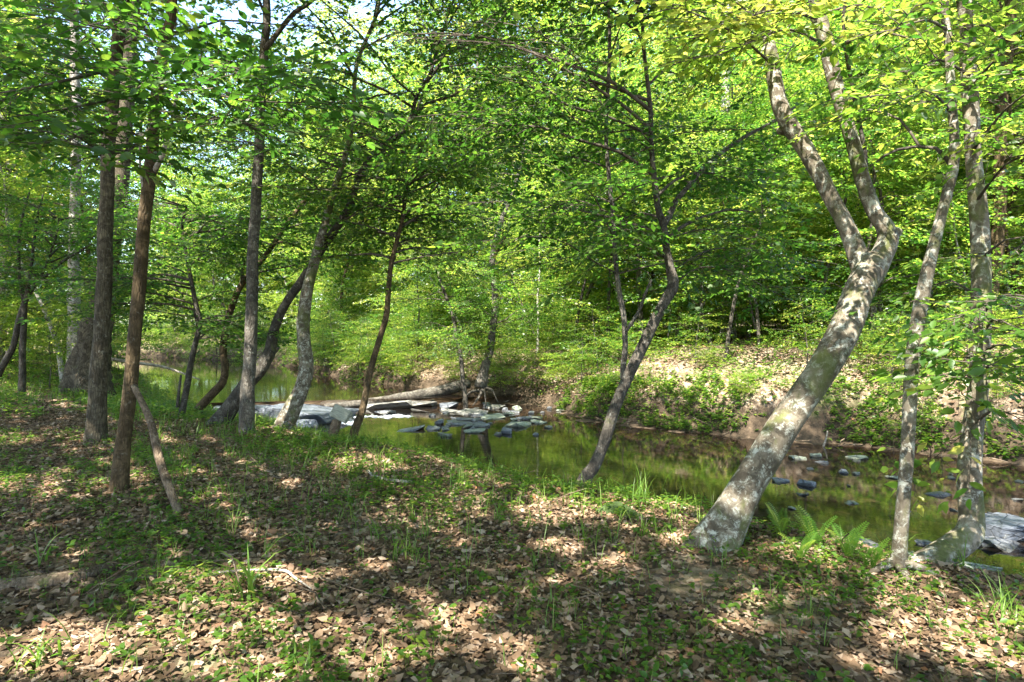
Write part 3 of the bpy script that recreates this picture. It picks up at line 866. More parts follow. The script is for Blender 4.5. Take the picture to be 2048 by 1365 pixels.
# level layers reaching right, in front of the far bank
for i, pl in enumerate([[(1345, 570, 7.1), (1400, 535, 7.2), (1470, 545, 7.3), (1540, 580, 7.4), (1600, 610, 7.5)], [(1340, 545, 7.1), (1420, 500, 7.5), (1510, 500, 7.9), (1590, 520, 8.3)],
                        [(1335, 520, 7.1), (1280, 490, 7.0), (1200, 500, 6.9), (1120, 520, 6.9)], [(1330, 480, 7.1), (1400, 460, 6.6), (1480, 470, 6.3)],
                        [(1226, 430, 7.3), (1150, 400, 7.3), (1080, 420, 7.3), (1010, 440, 7.4)], [(1216, 300, 7.3), (1150, 240, 7.3), (1090, 170, 7.4), (1050, 130, 7.5)],
                        [(1303, 290, 7.1), (1250, 230, 7.0), (1190, 200, 7.0)]]):
    branch_px(rt, b0, pl, 0.009, M['twig'], S, 0.17, 0.95, 520 + i, 0.1)
foliate(rt, b0, g, 'fine', M['leaf_dark'], 2.6, 11.0, 30, 2.6, M['twig'], 1.0, 0.26, 32, extra=S)

# --- the big leaning forked tree
rt, b0, g, _ = tree_px('tree', 'big leaning lichen-spotted trunk forking into two pale crooked limbs', 'tree',
    [(1425, 1092), (1452, 1045), (1500, 962), (1560, 872), (1618, 785), (1658, 712), (1688, 650), (1712, 592), (1733, 548), (1745, 520)], [4.35, 4.6, 4.9], [86, 72, 60, 59, 58, 57, 57, 57, 57, 46], M['bark_lichen'],
    seed=51, flare=0.4, sides=36, step=0.04, rough=0.008, lump=0.035)
lg1, _r = limb_px(rt, b0, [(1733, 556), (1716, 512), (1692, 452), (1666, 402), (1640, 350), (1616, 302), (1582, 254), (1560, 215), (1547, 160), (1541, 110), (1533, 70), (1520, 0)], [4.88, 5.0, 5.1], [48, 37, 32, 31, 30, 31, 33, 32, 28, 24, 20, 17], M['bark_lichen'], seed=52, sides=24, step=0.05, rough=0.012, lump=0.05, above=(-0.2, 0.2, 2.5, 0.02))
lg2, _r = limb_px(rt, b0, [(1737, 560), (1762, 512), (1775, 478), (1768, 452), (1750, 425), (1730, 372), (1711, 302), (1690, 240), (1670, 170), (1655, 100), (1640, 40), (1630, -10)], [4.88, 4.9, 5.0], [50, 42, 40, 33, 29, 27, 27, 26, 27, 28, 28, 27], M['bark_lichen'], seed=53, sides=24, step=0.05, rough=0.012, lump=0.045, above=(-0.3, 0.3, 7.0, 0.03))
limb_px(rt, b0, [(1770, 482), (1788, 470), (1797, 460)], [4.9], [28, 18], M['bark_lichen'], name='stub', seed=54, sides=12, step=0.03, lump=0.06)
limb_px(rt, b0, [(1595, 268), (1570, 262), (1556, 262)], [5.05], [22, 14], M['bark_lichen'], name='stub', seed=55, sides=10, step=0.03)
limb_px(rt, b0, [(1731, 340), (1730, 308), (1720, 255), (1712, 215), (1701, 155), (1690, 90), (1691, 0)], [4.95, 4.8], [9, 6], M['bark_dark'], name='branch', seed=56, sides=8, above=(0.1, -0.1, 1, 0.004))
S = []
for i, pl in enumerate([[(1640, 40, 5.0), (1560, 20, 4.6), (1480, 40, 4.3), (1400, 70, 4.1)], [(1650, 90, 5.0), (1580, 60, 4.5), (1510, 80, 4.2), (1440, 110, 4.0)],
                        [(1545, 130, 5.0), (1500, 90, 4.6), (1440, 50, 4.4), (1370, 20, 4.3)], [(1535, 60, 5.0), (1480, 10, 4.8), (1420, -20, 4.6)],
                        [(1690, 90, 4.8), (1750, 60, 4.5), (1830, 80, 4.3), (1900, 60, 4.2)], [(1701, 155, 4.8), (1760, 140, 4.7), (1830, 150, 4.6)],
                        [(1640, 30, 5.0), (1720, 10, 4.8), (1790, 30, 4.7), (1850, 20, 4.6)]]):
    branch_px(rt, b0, pl, 0.012, M['twig'], S, 0.15, 0.85, 560 + i, 0.2)
foliate(rt, b0, lg2, 'large', M['leaf_yellow'], 5.2, 11.4, 22, 3.0, M['twig'], 1.2, 0.26, 33, extra=S, six=True)

# --- thin right trunk
rt, b0, g, _ = tree_px('tree', 'thin grey trunk rising straight from pale roots, left of the elbowed trunk', 'tree',
    [(1792, 1160), (1799, 1095), (1808, 985), (1815, 900), (1821, 800), (1826, 720), (1838, 620), (1855, 540), (1870, 480), (1886, 418), (1905, 340), (1909, 280), (1905, 210), (1901, 140), (1895, 60), (1890, 0)],
    [3.95, 4.0, 4.1], [34, 27, 24, 24, 26, 26, 26, 24, 21, 19, 19, 17, 16, 15, 14, 13], M['bark_lichen'], above=(0, 0.3, 3.0, 0.012), seed=57, flare=0.5, sides=16, step=0.05)
for i, (a, l) in enumerate([(2.0, 0.3), (3.4, 0.34), (4.3, 0.36), (0.8, 0.25)]):
    p = b0 + np.array([0, 0, 0.07])
    e = b0 + np.array([math.sin(a) * l, math.cos(a) * l, -0.02])
    e[2] = gz(e[0], e[1]) - 0.02
    tube_obj('root', [p, (p + e) / 2 + [0, 0, 0.02], e], [0.035, 0.022, 0.010], M['bark_lichen'], rt, b0, sides=8, step=0.04, lump=0.08, seed=i)
S = []
limb_px(rt, b0, [(1900, 328), (1888, 312), (1872, 297), (1835, 293), (1795, 300), (1770, 311), (1752, 325)], [4.1, 4.3], [9, 4], M['bark_dark'], name='branch', seed=58, sides=8)
for i, pl in enumerate([[(1905, 230, 4.1), (1870, 190, 3.8), (1820, 180, 3.6), (1770, 190, 3.5)], [(1895, 60, 4.1), (1850, 40, 3.8), (1790, 60, 3.7)], [(1838, 293, 4.2), (1800, 240, 4.3), (1740, 220, 4.5), (1690, 230, 4.7)]]):
    branch_px(rt, b0, pl, 0.01, M['twig'], S, 0.17, 0.7, 570 + i, 0.3)
foliate(rt, b0, g, 'large', M['leaf'], 4.4, 7.0, 8, 1.8, M['twig'], 1.1, 0.28, 34, extra=S, six=True)

# --- elbowed right trunk
rt, b0, g, _ = tree_px('tree', 'stout mossy trunk elbowing up out of a lying foot at the right', 'tree',
    [(1770, 1178), (1815, 1150), (1868, 1120), (1915, 1092), (1940, 1066), (1943, 1030), (1939, 950), (1945, 870), (1954, 800), (1958, 720), (1961, 640), (1962, 560), (1960, 480), (1955, 400), (1946, 300), (1940, 200), (1935, 100), (1930, 0)],
    [4.05, 4.25, 4.3, 4.4], [62, 58, 54, 54, 50, 43, 41, 38, 36, 35, 35, 35, 32, 30, 28, 27, 27, 27], M['bark_lichen'], above=(-0.3, 0.4, 7.0, 0.03), seed=60, flare=0.1, sides=28, step=0.05, rough=0.01, lump=0.05)
S = []
for i, pl in enumerate([[(1958, 640, 4.3), (1990, 600, 3.8), (2030, 590, 3.4), (2090, 600, 3.2)], [(1958, 690, 4.3), (1985, 640, 3.9), (2020, 650, 3.6)],
                        [(1955, 760, 4.3), (1990, 720, 3.8), (2040, 740, 3.5), (2100, 780, 3.3)], [(1950, 850, 4.3), (1985, 820, 4.0), (2040, 830, 3.8)],
                        [(1962, 520, 4.3), (2010, 480, 4.0), (2080, 470, 3.8)], [(1955, 400, 4.3), (2010, 330, 4.0), (2080, 300, 3.7)], [(1946, 300, 4.3), (2010, 220, 4.0), (2080, 170, 3.7)],
                        [(1940, 180, 4.3), (2000, 110, 4.0), (2080, 80, 3.8)], [(1938, 150, 4.3), (1880, 120, 4.1), (1830, 140, 3.9)], [(1960, 600, 4.3), (1900, 560, 4.5), (1840, 580, 4.6)],
                        [(1955, 740, 4.3), (1975, 700, 3.8), (2010, 690, 3.5), (2060, 710, 3.3)]]):
    branch_px(rt, b0, pl, 0.011, M['twig'], S, 0.15, 0.78, 580 + i, 0.25)
foliate(rt, b0, g, 'large', M['leaf'], 5.0, 11.0, 22, 3.0, M['twig'], 1.2, 0.3, 35, extra=S, six=True)

# ------------------------------------------------------------------ trees beyond the creek: a few kinds, copied
def proto_tree(kind, Ht, r0, z0, n, L, leafkind, leafmat, size, gap, seed, m, lean=0.3, tint=0.0):
    r = np.random.default_rng(seed)
    k = 7
    pts = [np.array([0, 0, -0.3])]
    drift = r.normal(0, lean, 2)
    for i in range(1, k + 1):
        t = i / k
        pts.append(np.array([drift[0] * t * Ht * 0.15 + r.normal(0, 0.012 * Ht), drift[1] * t * Ht * 0.15 + r.normal(0, 0.012 * Ht), t * Ht]))
    pts = np.array(pts)
    rad = np.linspace(r0, r0 * 0.15, len(pts))
    V, q, t3 = tube(pts, rad, sides=9, step=0.5, rough=0.02, flare=0.4, seed=seed, lump=0.03)
    tm = mesh_from('trunk', V, [q] + t3, [m], smooth=True)
    S, B = [], []
    for i in range(n):
        z = z0 + (Ht * 0.98 - z0) * (i + r.uniform(0, 1)) / n
        p = along(pts, z)
        Lb = L * r.uniform(0.6, 1.15) * (1 - 0.55 * ((z - z0) / (Ht - z0)) ** 1.5)
        bp, br = grow_branch(p, r.uniform(0, 6.283), r.uniform(0.15, 0.7), Lb, r0 * 0.22, seed=seed * 100 + i)
        B.append((bp, br))
        spray_along(bp, 0.22, gap, size, seed * 100 + i, S)
    cm = crown_mesh('crown', S, leafkind, leafmat, twigs=False, tint=tint, seed=seed, branches=B)
    return kind, tm, cm

U = [proto_tree('understory_tree', 9.5, 0.085, 1.0, 46, 2.6, 'far', M['leaf'], 0.9, 0.33, 201, M['bark_grey'], 0.8, 0.05),
     proto_tree('understory_tree', 8.0, 0.07, 0.8, 42, 2.5, 'far', M['leaf_yellow'], 0.85, 0.33, 202, M['bark_pale'], 1.0, 0.0),
     proto_tree('understory_tree', 11.0, 0.10, 1.4, 50, 2.9, 'far', M['leaf'], 0.9, 0.35, 203, M['bark_brown'], 0.6, 0.12),
     proto_tree('understory_tree', 6.5, 0.055, 0.5, 40, 2.2, 'far', M['leaf'], 0.8, 0.32, 204, M['bark_grey'], 1.2, 0.0)]
TALL = [proto_tree('tall_tree', 25, 0.20, 5, 70, 5.2, 'canopy', M['leaf'], 1.2, 0.5, 211, M['bark_pale'], 0.3, 0.05),
        proto_tree('tall_tree', 28, 0.24, 6, 74, 5.6, 'canopy', M['leaf_yellow'], 1.25, 0.5, 212, M['bark_brown'], 0.3, 0.0),
        proto_tree('tall_tree', 22, 0.17, 3, 70, 4.8, 'canopy', M['leaf'], 1.15, 0.5, 213, M['bark_grey'], 0.4, 0.12)]
SHR = [proto_tree('shrub', 1.5, 0.02, 0.15, 14, 0.9, 'fine', M['leaf'], 0.7, 0.22, 221, M['bark_grey'], 1.0, 0.0),
       proto_tree('shrub', 1.1, 0.016, 0.1, 12, 0.8, 'fine', M['leaf_yellow'], 0.65, 0.22, 222, M['bark_brown'], 1.0, 0.0),
       proto_tree('shrub', 2.2, 0.025, 0.3, 18, 1.1, 'fine', M['leaf'], 0.75, 0.24, 223, M['bark_grey'], 1.0, 0.1)]
POLE = [proto_tree('young_tree', 7.5, 0.045, 3.0, 24, 1.7, 'far', M['leaf'], 0.75, 0.36, 231, M['bark_pale'], 1.6, 0.05),
        proto_tree('young_tree', 9.0, 0.06, 3.6, 26, 1.9, 'far', M['leaf'], 0.8, 0.36, 232, M['bark_dark'], 1.4, 0.0),
        proto_tree('young_tree', 6.0, 0.035, 2.2, 22, 1.5, 'far', M['leaf_yellow'], 0.7, 0.34, 233, M['bark_grey'], 2.0, 0.0)]
TRUNKWORD = {}
for pr, wd in zip(U + TALL + SHR + POLE, ['slim grey-stemmed', 'slim pale-stemmed', 'slim brown-stemmed', 'low grey-stemmed', 'tall pale-trunked', 'tall brown-trunked', 'tall grey-trunked',
                                   'knee-high leafy', 'small yellow-green', 'bushy head-high', 'bare-stemmed pale young', 'bare-stemmed dark young', 'bare-stemmed grey young']):
    TRUNKWORD[id(pr)] = wd

placed = []     # (proto, x, y, px)
def put(pr, x, y, s, rz, z=None):
    kind, tm, cm = pr
    zz = gz(x, y) if z is None else z
    rt = root(kind, (x, y, zz), None, {'understory_tree': 'tree', 'tall_tree': 'tree', 'shrub': 'shrub', 'young_tree': 'tree'}[kind])
    rt.rotation_euler.z = rz
    rt.scale = (s, s, s)
    obj('trunk', tm, rt); obj('crown', cm, rt)
    placed.append((pr, rt, x, y))
    return rt

r = np.random.default_rng(42)
def ok_gap(x, y, pts, d):
    return all((x - a) ** 2 + (y - b) ** 2 > d * d for a, b in pts)
def scatter(n, region, dmin, protos, smin, smax, tries=4000, shadow_ok=True):
    pts = []
    for _ in range(tries):
        if len(pts) >= n:
            break
        x, y = r.uniform(*region[0]), r.uniform(*region[1])
        if not region[2](x, y) or not ok_gap(x, y, pts, dmin):
            continue
        pts.append((x, y))
        put(protos[int(r.integers(len(protos)))], x, y, r.uniform(smin, smax), r.uniform(0, 6.283))
    return pts
def dfar(x, y): return float(sdist(np.array([x]), np.array([y]), FAR)[0])
def dnear(x, y): return -float(sdist(np.array([x]), np.array([y]), NEAR)[0])
inview = lambda x, y: abs(x) < 0.93 * y + 3
pxof = lambda x, y: CX + F * x / y
skygap = lambda x, y: any(a < pxof(x, y) < b for a, b in ((405, 445), (585, 620), (915, 960)))
scatter(72, ((-24, 36), (14, 42), lambda x, y: dfar(x, y) > 2.6 and inview(x, y)), 2.5, U, 0.8, 1.25)
scatter(46, ((-36, 50), (23, 62), lambda x, y: dfar(x, y) > 10 and inview(x, y) and not skygap(x, y)), 4.2, TALL, 0.85, 1.1)
scatter(30, ((-38, -7), (16, 46), lambda x, y: dnear(x, y) > 2.5 and inview(x, y) and not skygap(x, y)), 2.4, U, 0.75, 1.1)
scatter(18, ((-46, -13), (21, 60), lambda x, y: dnear(x, y) > 4 and inview(x, y) and not skygap(x, y)), 4.6, TALL, 0.85, 1.05)
scatter(26, ((-34, -6), (28, 62), lambda x, y: dfar(x, y) > 1.5 and inview(x, y) and 300 < pxof(x, y) < 800), 2.2, U, 0.85, 1.3)
scatter(12, ((-40, -8), (46, 66), lambda x, y: dfar(x, y) > 3 and 330 < pxof(x, y) < 800 and not (400 < pxof(x, y) < 470)), 3.6, TALL, 0.6, 0.8)
scatter(1, ((1, 20), (15, 26), lambda x, y: 4 < dfar(x, y) < 9 and inview(x, y)), 4.0, TALL, 0.7, 0.9)
scatter(40, ((-10, 22), (15, 30), lambda x, y: 2.6 < dfar(x, y) < 9 and inview(x, y)), 1.0, POLE, 0.8, 1.2)
scatter(46, ((-14, 18), (9, 34), lambda x, y: 0.35 < dfar(x, y) < 2.6 and inview(x, y)), 0.8, SHR, 0.5, 1.0)
scatter(44, ((-16, 18), (12, 34), lambda x, y: 2.2 < dfar(x, y) < 5 and inview(x, y)), 0.9, SHR, 0.6, 1.1)
scatter(80, ((-18, 24), (14, 36), lambda x, y: 5 < dfar(x, y) < 13 and inview(x, y)), 0.9, SHR, 1.0, 1.7)
scatter(48, ((-36, -3), (21, 50), lambda x, y: 0.3 < dfar(x, y) < 4 and inview(x, y)), 1.0, SHR, 0.7, 1.3)
scatter(12, ((-26, -8), (15, 34), lambda x, y: dnear(x, y) > 1.5 and inview(x, y)), 1.6, SHR, 0.6, 1.1)

# --- the woods far off, one mass
def far_woods():
    r = np.random.default_rng(901)
    S = []
    for _ in range(5200):
        y = r.uniform(60, 100); x = r.uniform(-1.0, 1.0) * (0.98 * y + 4)
        top = 23 + 5 * math.sin(x * 0.21) + 3 * math.sin(x * 0.57 + 2)
        if skygap(x, y): top = 17
        z = (0.5 + r.uniform(0, 1) * top) if _ % 3 else r.uniform(0.2, 7)
        a = r.uniform(0, 6.283)
        S.append((np.array([x, y, z]), np.array([math.cos(a), math.sin(a), r.normal(0, .3)]), np.array([r.normal(0, .4), r.normal(0, .4), 1.0]), r.uniform(1.6, 2.6)))
    tag(obj('far_woods', crown_mesh('far_woods', S, 'canopy', M['leaf'], twigs=False, seed=901)), 'dense green woods far off behind the creek', 'woods', None, 'stuff')
far_woods()

# --- labels of the copies: what they are, what they stand behind, and their order there
ZONES = [(-9999, 190, 'at the far left, beyond the pale flecked trunk'), (190, 480, 'seen between the straight trunks on the left'), (480, 720, 'beyond the upstream pool'),
         (720, 900, 'behind the pale fallen log'), (900, 1150, 'behind the exposed roots on the far bank'), (1150, 1400, 'behind the slender forking grey tree'),
         (1400, 1720, 'behind the big leaning trunk'), (1720, 9999, 'beyond the two right-hand trunks')]
_o = 'first second third fourth fifth sixth seventh eighth ninth tenth eleventh twelfth thirteenth fourteenth fifteenth sixteenth seventeenth eighteenth nineteenth twentieth'.split()
ORD = ['leftmost'] + [w + ' from the left' for w in _o[1:]] + ['twenty-' + w + ' from the left' for w in _o[:9]]
GRP = {'understory_tree': 'young leafy trees in the woods across the creek', 'tall_tree': 'tall trees of the woods behind', 'shrub': 'low shrubs on the banks', 'young_tree': 'bare-stemmed young trees on the far bank'}
buckets = {}
for pr, rt, x, y in placed:
    px = pxof(x, y)
    zi = [i for i, z in enumerate(ZONES) if z[0] <= px < z[1]][0]
    buckets.setdefault((id(pr), zi), []).append((px, rt, pr))
for (pid, zi), L in buckets.items():
    L.sort(key=lambda t: t[0])
    word = {'understory_tree': 'tree', 'tall_tree': 'tree', 'shrub': 'shrub', 'young_tree': 'tree'}[L[0][2][0]]
    for i, (px, rt, pr) in enumerate(L):
        lab = f"{TRUNKWORD[pid]} {word} {ZONES[zi][2]}"
        if len(L) > 1:
            lab += ', ' + (ORD[i] if i < len(L) - 1 or len(L) > 2 else 'rightmost')
        rt['label'] = lab
        rt['group'] = GRP[pr[0]]

# ------------------------------------------------------------------ unseen tall trees added behind and beside the photographer to shade the clearing
def shade_tree(x, y, Ht, seed, label, R_=4.8, n=46):
    r = np.random.default_rng(seed)
    z = gz(x, y)
    base = np.array([x, y, z])
    pts = np.array([[x, y, z - 0.3], [x + 0.1, y, z + Ht * 0.3], [x + r.normal(0, .3), y + r.normal(0, .3), z + Ht * 0.6], [x + r.normal(0, .4), y + r.normal(0, .4), z + Ht]])
    rt = root('tall_tree', base, label, 'tree', 'unseen tall trees added to shade the clearing')
    tube_obj('trunk', pts, [0.22, 0.19, 0.14, 0.04], M['bark_ridged'], rt, base, sides=12, step=0.3, flare=0.4, seed=seed)
    S, B = [], []
    for i in range(n):
        zz = z + Ht * (0.45 + 0.53 * (i + r.uniform(0, 1)) / n)
        p = along(pts, zz)
        bp, br = grow_branch(p, r.uniform(0, 6.283), r.uniform(0.1, 0.6), R_ * r.uniform(0.6, 1.15), 0.05, seed=seed * 90 + i)
        B.append((bp - base, br))
        spray_along(bp, 0.15, 0.55, 1.0, seed * 90 + i, S)
    S = [(s[0] - base, s[1], s[2], s[3]) for s in S]
    obj('crown', crown_mesh('crown', S, 'canopy', M['leaf'], twigs=False, seed=seed, branches=B, gaps=base), rt)
for i, (x, y, h, lb) in enumerate([(-3.5, -5.0, 15, 'added tall shade tree straight behind the camera'), (-9.5, -3.5, 16, 'added tall shade tree behind the camera to the left'), (-9.5, 2.5, 15, 'added tall shade tree just left of the view, beside the clearing'),
                                   (2.0, -6.5, 16, 'added tall shade tree behind the camera to the right'), (-12.5, 8.0, 17, 'added tall shade tree left of the view, level with the ridged trunk'), (-1.0, -10.5, 20, 'tallest added shade tree far behind the camera'),
                                   (5.5, -2.5, 14, 'added tall shade tree at the creek edge behind the camera'), (-14, -1, 19, 'added tall shade tree at the back left of the clearing'), (-7, -9, 19, 'added tall shade tree well behind the camera on the left'), (-6.4, 0.6, 13, 'added tall shade tree close on the left, just outside the view'),
                                   (-12.5, 3.5, 14, 'added tall shade tree left of the view, behind the two left trunks'), (1.2, -3.6, 13, 'added tall shade tree close behind the camera'), (-16.5, 11.5, 16, 'added tall shade tree far left of the view, towards the slope'),
                                   (4.6, 0.4, 12, 'added tall shade tree on the crest close to the right of the camera')]):
    shade_tree(x, y, h, 640 + i, lb)

# ------------------------------------------------------------------ dead wood
def stick(name, label, cat, pts, rad, m, parts=(), **kw):
    pts = np.array(pts, float)
    base = pts[0].copy()
    rt = root(name, base, label, cat)
    tube_obj('stem', pts, rad, m, rt, base, **kw)
    for (pp, rr) in parts:
        tube_obj('side_branch', pp, rr, m, rt, base, sides=7, step=0.1)
    return rt
def one(name, label, cat, pts, rad, m, **kw):
    pts = np.array(pts, float)
    V, q, t = tube(pts, rad, **kw)
    return tag(obj(name, mesh_from(name, V - pts[0], [q] + t, [m], smooth=True), None, pts[0]), label, cat)

a = P(268, 772, 5.62); c_ = G(368, 1036)
one('dead_branch', 'dead brown branch propped against the slim brown trunk', 'branch', [a, a + (c_ - a) * 0.3 + [0.02, 0, 0.01], a + (c_ - a) * 0.6 + [-0.02, 0, -0.01], c_ - [0, 0, 0.06]], [0.026, 0.032, 0.034, 0.036], M['dead_wood'], sides=14, step=0.05, lump=0.06, rough=0.02, seed=71)
def on_ground(pl, lift=0.02):
    out = []
    for px, py in pl:
        g_ = G(px, py); out.append(g_ + np.array([0, 0, lift]))
    return out
one('stick', 'bleached crooked stick behind the arching grass clump', 'stick', on_ground([(385, 1172), (450, 1160), (560, 1156), (590, 1172), (622, 1194)], 0.05), [0.006, 0.009, 0.010, 0.008, 0.004], M['bleached_wood'], sides=7, step=0.05, lump=0.05)
one('stick', 'pale curved branch lying in the sun patch below the creek grass', 'stick', on_ground([(735, 948), (752, 962), (790, 970), (830, 972)], 0.04), [0.012, 0.018, 0.02, 0.014], M['bleached_wood'], sides=7, step=0.06, lump=0.06)
one('log', 'dark rotting log at the left edge among dead leaves', 'log', on_ground([(-40, 1188), (60, 1178), (150, 1164), (235, 1140)], 0.03), [0.045, 0.05, 0.045, 0.03], M['dead_wood'], sides=12, step=0.06, lump=0.08, rough=0.03, seed=72)
one('stick', 'pale broken stick in the bottom left corner', 'stick', on_ground([(-20, 1330), (30, 1318), (60, 1312)], 0.02), [0.03, 0.028, 0.02], M['dead_wood'], sides=10, step=0.05, lump=0.08)
one('stick', 'pale thin stick at the bottom edge', 'stick', on_ground([(160, 1352), (230, 1348), (300, 1345)], 0.02), [0.010, 0.011, 0.007], M['bleached_wood'], sides=7, step=0.05)
one('stick', 'dark twig lying across the shaded leaves mid-clearing', 'stick', on_ground([(640, 925), (690, 955), (740, 990)], 0.02), [0.008, 0.01, 0.006], M['dead_wood'], sides=6, step=0.08)
one('stick', 'long thin twig on the leaves, bottom right', 'stick', on_ground([(1290, 1255), (1340, 1270), (1410, 1310)], 0.02), [0.006, 0.008, 0.004], M['dead_wood'], sides=6, step=0.06)
# fallen log from the far bank down to the rapids
one('fallen_log', 'long pale fallen log slanting from the far bank to the rapids', 'log', [P(935, 768, 21.2), P(900, 778, 20.7), P(840, 790, 20.2), P(760, 803, 19.6), P(650, 815, 18.9)], [0.18, 0.19, 0.18, 0.15, 0.10], M['bark_grey'], sides=16, step=0.15, lump=0.05, rough=0.02, seed=73)
# brushwood: sticks caught along the far bank
rb = np.random.default_rng(81)
one('driftwood', 'pale stripped branch lying along the waterline upstream left', 'branch', [P(222, 718, 17.5), P(270, 726, 17.8), P(330, 735, 18.2), P(400, 760, 18.4)], [0.05, 0.05, 0.04, 0.02], M['bleached_wood'], sides=8, step=0.15, lump=0.05)
for i, (px, py, px2, py2, lb) in enumerate([(1640, 905, 1655, 862, 'short upright dead stick on the far waterline behind the big trunk'), (1735, 890, 1800, 918, 'grey driftwood stick slanting into the water left of the thin trunk'),
                                            (1700, 880, 1790, 905, 'thin grey driftwood stick on the far waterline'), (1610, 878, 1665, 893, 'dark driftwood stick behind the big leaning trunk'),
                                            (1455, 865, 1470, 838, 'thin dead stick poking up from the far bank'), (1830, 900, 1850, 860, 'pale thin stick leaning on the far bank between the right trunks'),
                                            (1000, 805, 1060, 790, 'thin root-like stick by the exposed roots')]):
    p1 = G(px, py)
    p2 = P(px2, py2, p1[1] + rb.uniform(0.1, 0.4))
    one('driftwood', lb, 'stick', [p1 - [0, 0, 0.05], (p1 + p2) / 2 + rb.normal(0, 0.03, 3), p2], [0.025, 0.022, 0.012], M['bleached_wood'] if i % 2 == 0 else M['dead_wood'], sides=7, step=0.1, lump=0.05)

# tree with exposed roots on the far bank
def rooted_tree():
    bp = P(962, 775, 19.6)
    g_ = np.array([bp, P(968, 740, 19.7), P(982, 690, 19.8), P(990, 600, 19.9), P(985, 520, 20.0), P(1000, 450, 20.1), P(1020, 400, 20.2), P(1042, 330, 20.3), P(1055, 240, 20.4)])
    rt = root('tree', bp, 'bank tree with bare grey roots spilling to the gravel', 'tree')
    tube_obj('trunk', g_, [0.17, 0.13, 0.12, 0.11, 0.10, 0.09, 0.08, 0.06, 0.02], M['bark_grey'], rt, bp, sides=14, step=0.2, flare=0.3, seed=75)
    tube_obj('limb', [P(988, 512, 20), P(1000, 490, 20), P(1012, 470, 20)], [0.08, 0.07, 0.05], M['bark_brown'], rt, bp, sides=8, step=0.15)
    for i, (ax, ay) in enumerate([(925, 804), (945, 813), (972, 812), (996, 806), (950, 803)]):
        e = P(ax, ay, 19.0 - 0.2 * (i % 3))
        e[2] = max(e[2], gz(e[0], e[1]) - 0.02)
        m_ = (bp + e) / 2 + rb.normal(0, 0.10, 3) + np.array([0, -0.15, 0.1])
        tube_obj('root', [bp - [0, 0, 0.1], m_, e], [0.06, 0.032, 0.014], M['bark_dark'], rt, bp, sides=8, step=0.12, lump=0.1, seed=i)
    foliate(rt, bp, np.vstack([g_, g_[-1] + [0.4, 0.3, 4]]), 'far', M['leaf'], 1.2, 9, 30, 2.6, M['twig'], 0.85, 0.36, 76)
rooted_tree()
rt, b0, g, _ = tree_px('sapling', 'thin dark stem bending left over the head of the fallen log', 'sapling', [(930, 790), (926, 765), (922, 720), (912, 670), (905, 630), (880, 560), (862, 500)], [19.0, 19.5], [10, 9, 8, 7, 6, 5], M['bark_dark'], seed=77, flare=0.2, sides=8)
foliate(rt, b0, g, 'far', M['leaf'], 0.6, 4.0, 12, 1.6, M['twig'], 0.7, 0.32, 78, el=0.2)
rt, b0, g, _ = tree_px('tree', 'flaking reddish trunk on top of the far bank, left of the big leaning trunk', 'tree', [(1452, 700), (1454, 640), (1457, 560), (1458, 480), (1452, 400), (1450, 300), (1452, 150)], [20.5, 21], [34, 27, 25, 24, 21, 19, 15], M['bark_pale'], seed=79, flare=0.4, above=(0.3, 0.3, 6, 0.05))
foliate(rt, b0, g, 'far', M['leaf_yellow'], 3.2, 15, 24, 3.4, M['twig'], 0.95, 0.45, 80)

# tilted board on a stub
def board():
    b = P(655, 872, 9.3)
    b[2] = gz(b[0], b[1])
    rt = root('marker_post', b, 'weathered square board tilted on a short broken stub', 'post')
    top = P(673, 842, b[1] + 0.05)
    tube_obj('post', [b - [0, 0, 0.1], (b + top) / 2 + [0.015, 0, 0], top], [0.085, 0.075, 0.07], M['dead_wood'], rt, b, sides=12, step=0.05, lump=0.08, seed=82)
    import bmesh
    bm = bmesh.new()
    bmesh.ops.create_cube(bm, size=1)
    bmesh.ops.scale(bm, vec=(0.29, 0.10, 0.20), verts=bm.verts)
    bmesh.ops.bevel(bm, geom=bm.edges[:], offset=0.012, segments=2, affect='EDGES')
    bmesh.ops.subdivide_edges(bm, edges=bm.edges[:], cuts=2, use_grid_fill=True)
    for v in bm.verts:
        v.co += Vector(rb.normal(0, 0.002, 3))
    me = bpy.data.meshes.new('board'); bm.to_mesh(me); bm.free()
    me.materials.append(M['board'])
    o = obj('board', me, rt)
    o.location = P(682, 828, b[1] - 0.02) - b
    o.rotation_euler = (R(-22), R(24), R(-12))
m_, nt_, b_ = mat('weathered_board')
v_ = mapping(nt_, (1, 1, 7))
nt_.links.new(ramp(nt_, noise(nt_, v_, 9, 6, 0.65, 0.3), [(0.3, (0.10, 0.10, 0.075)), (0.55, (0.22, 0.22, 0.17)), (0.8, (0.36, 0.36, 0.30))]), b_.inputs['Base Color'])
b_.inputs['Roughness'].default_value = 0.85
bump(nt_, b_, noise(nt_, v_, 18, 5, 0.7), 0.6, 0.01)
M['board'] = m_
board()

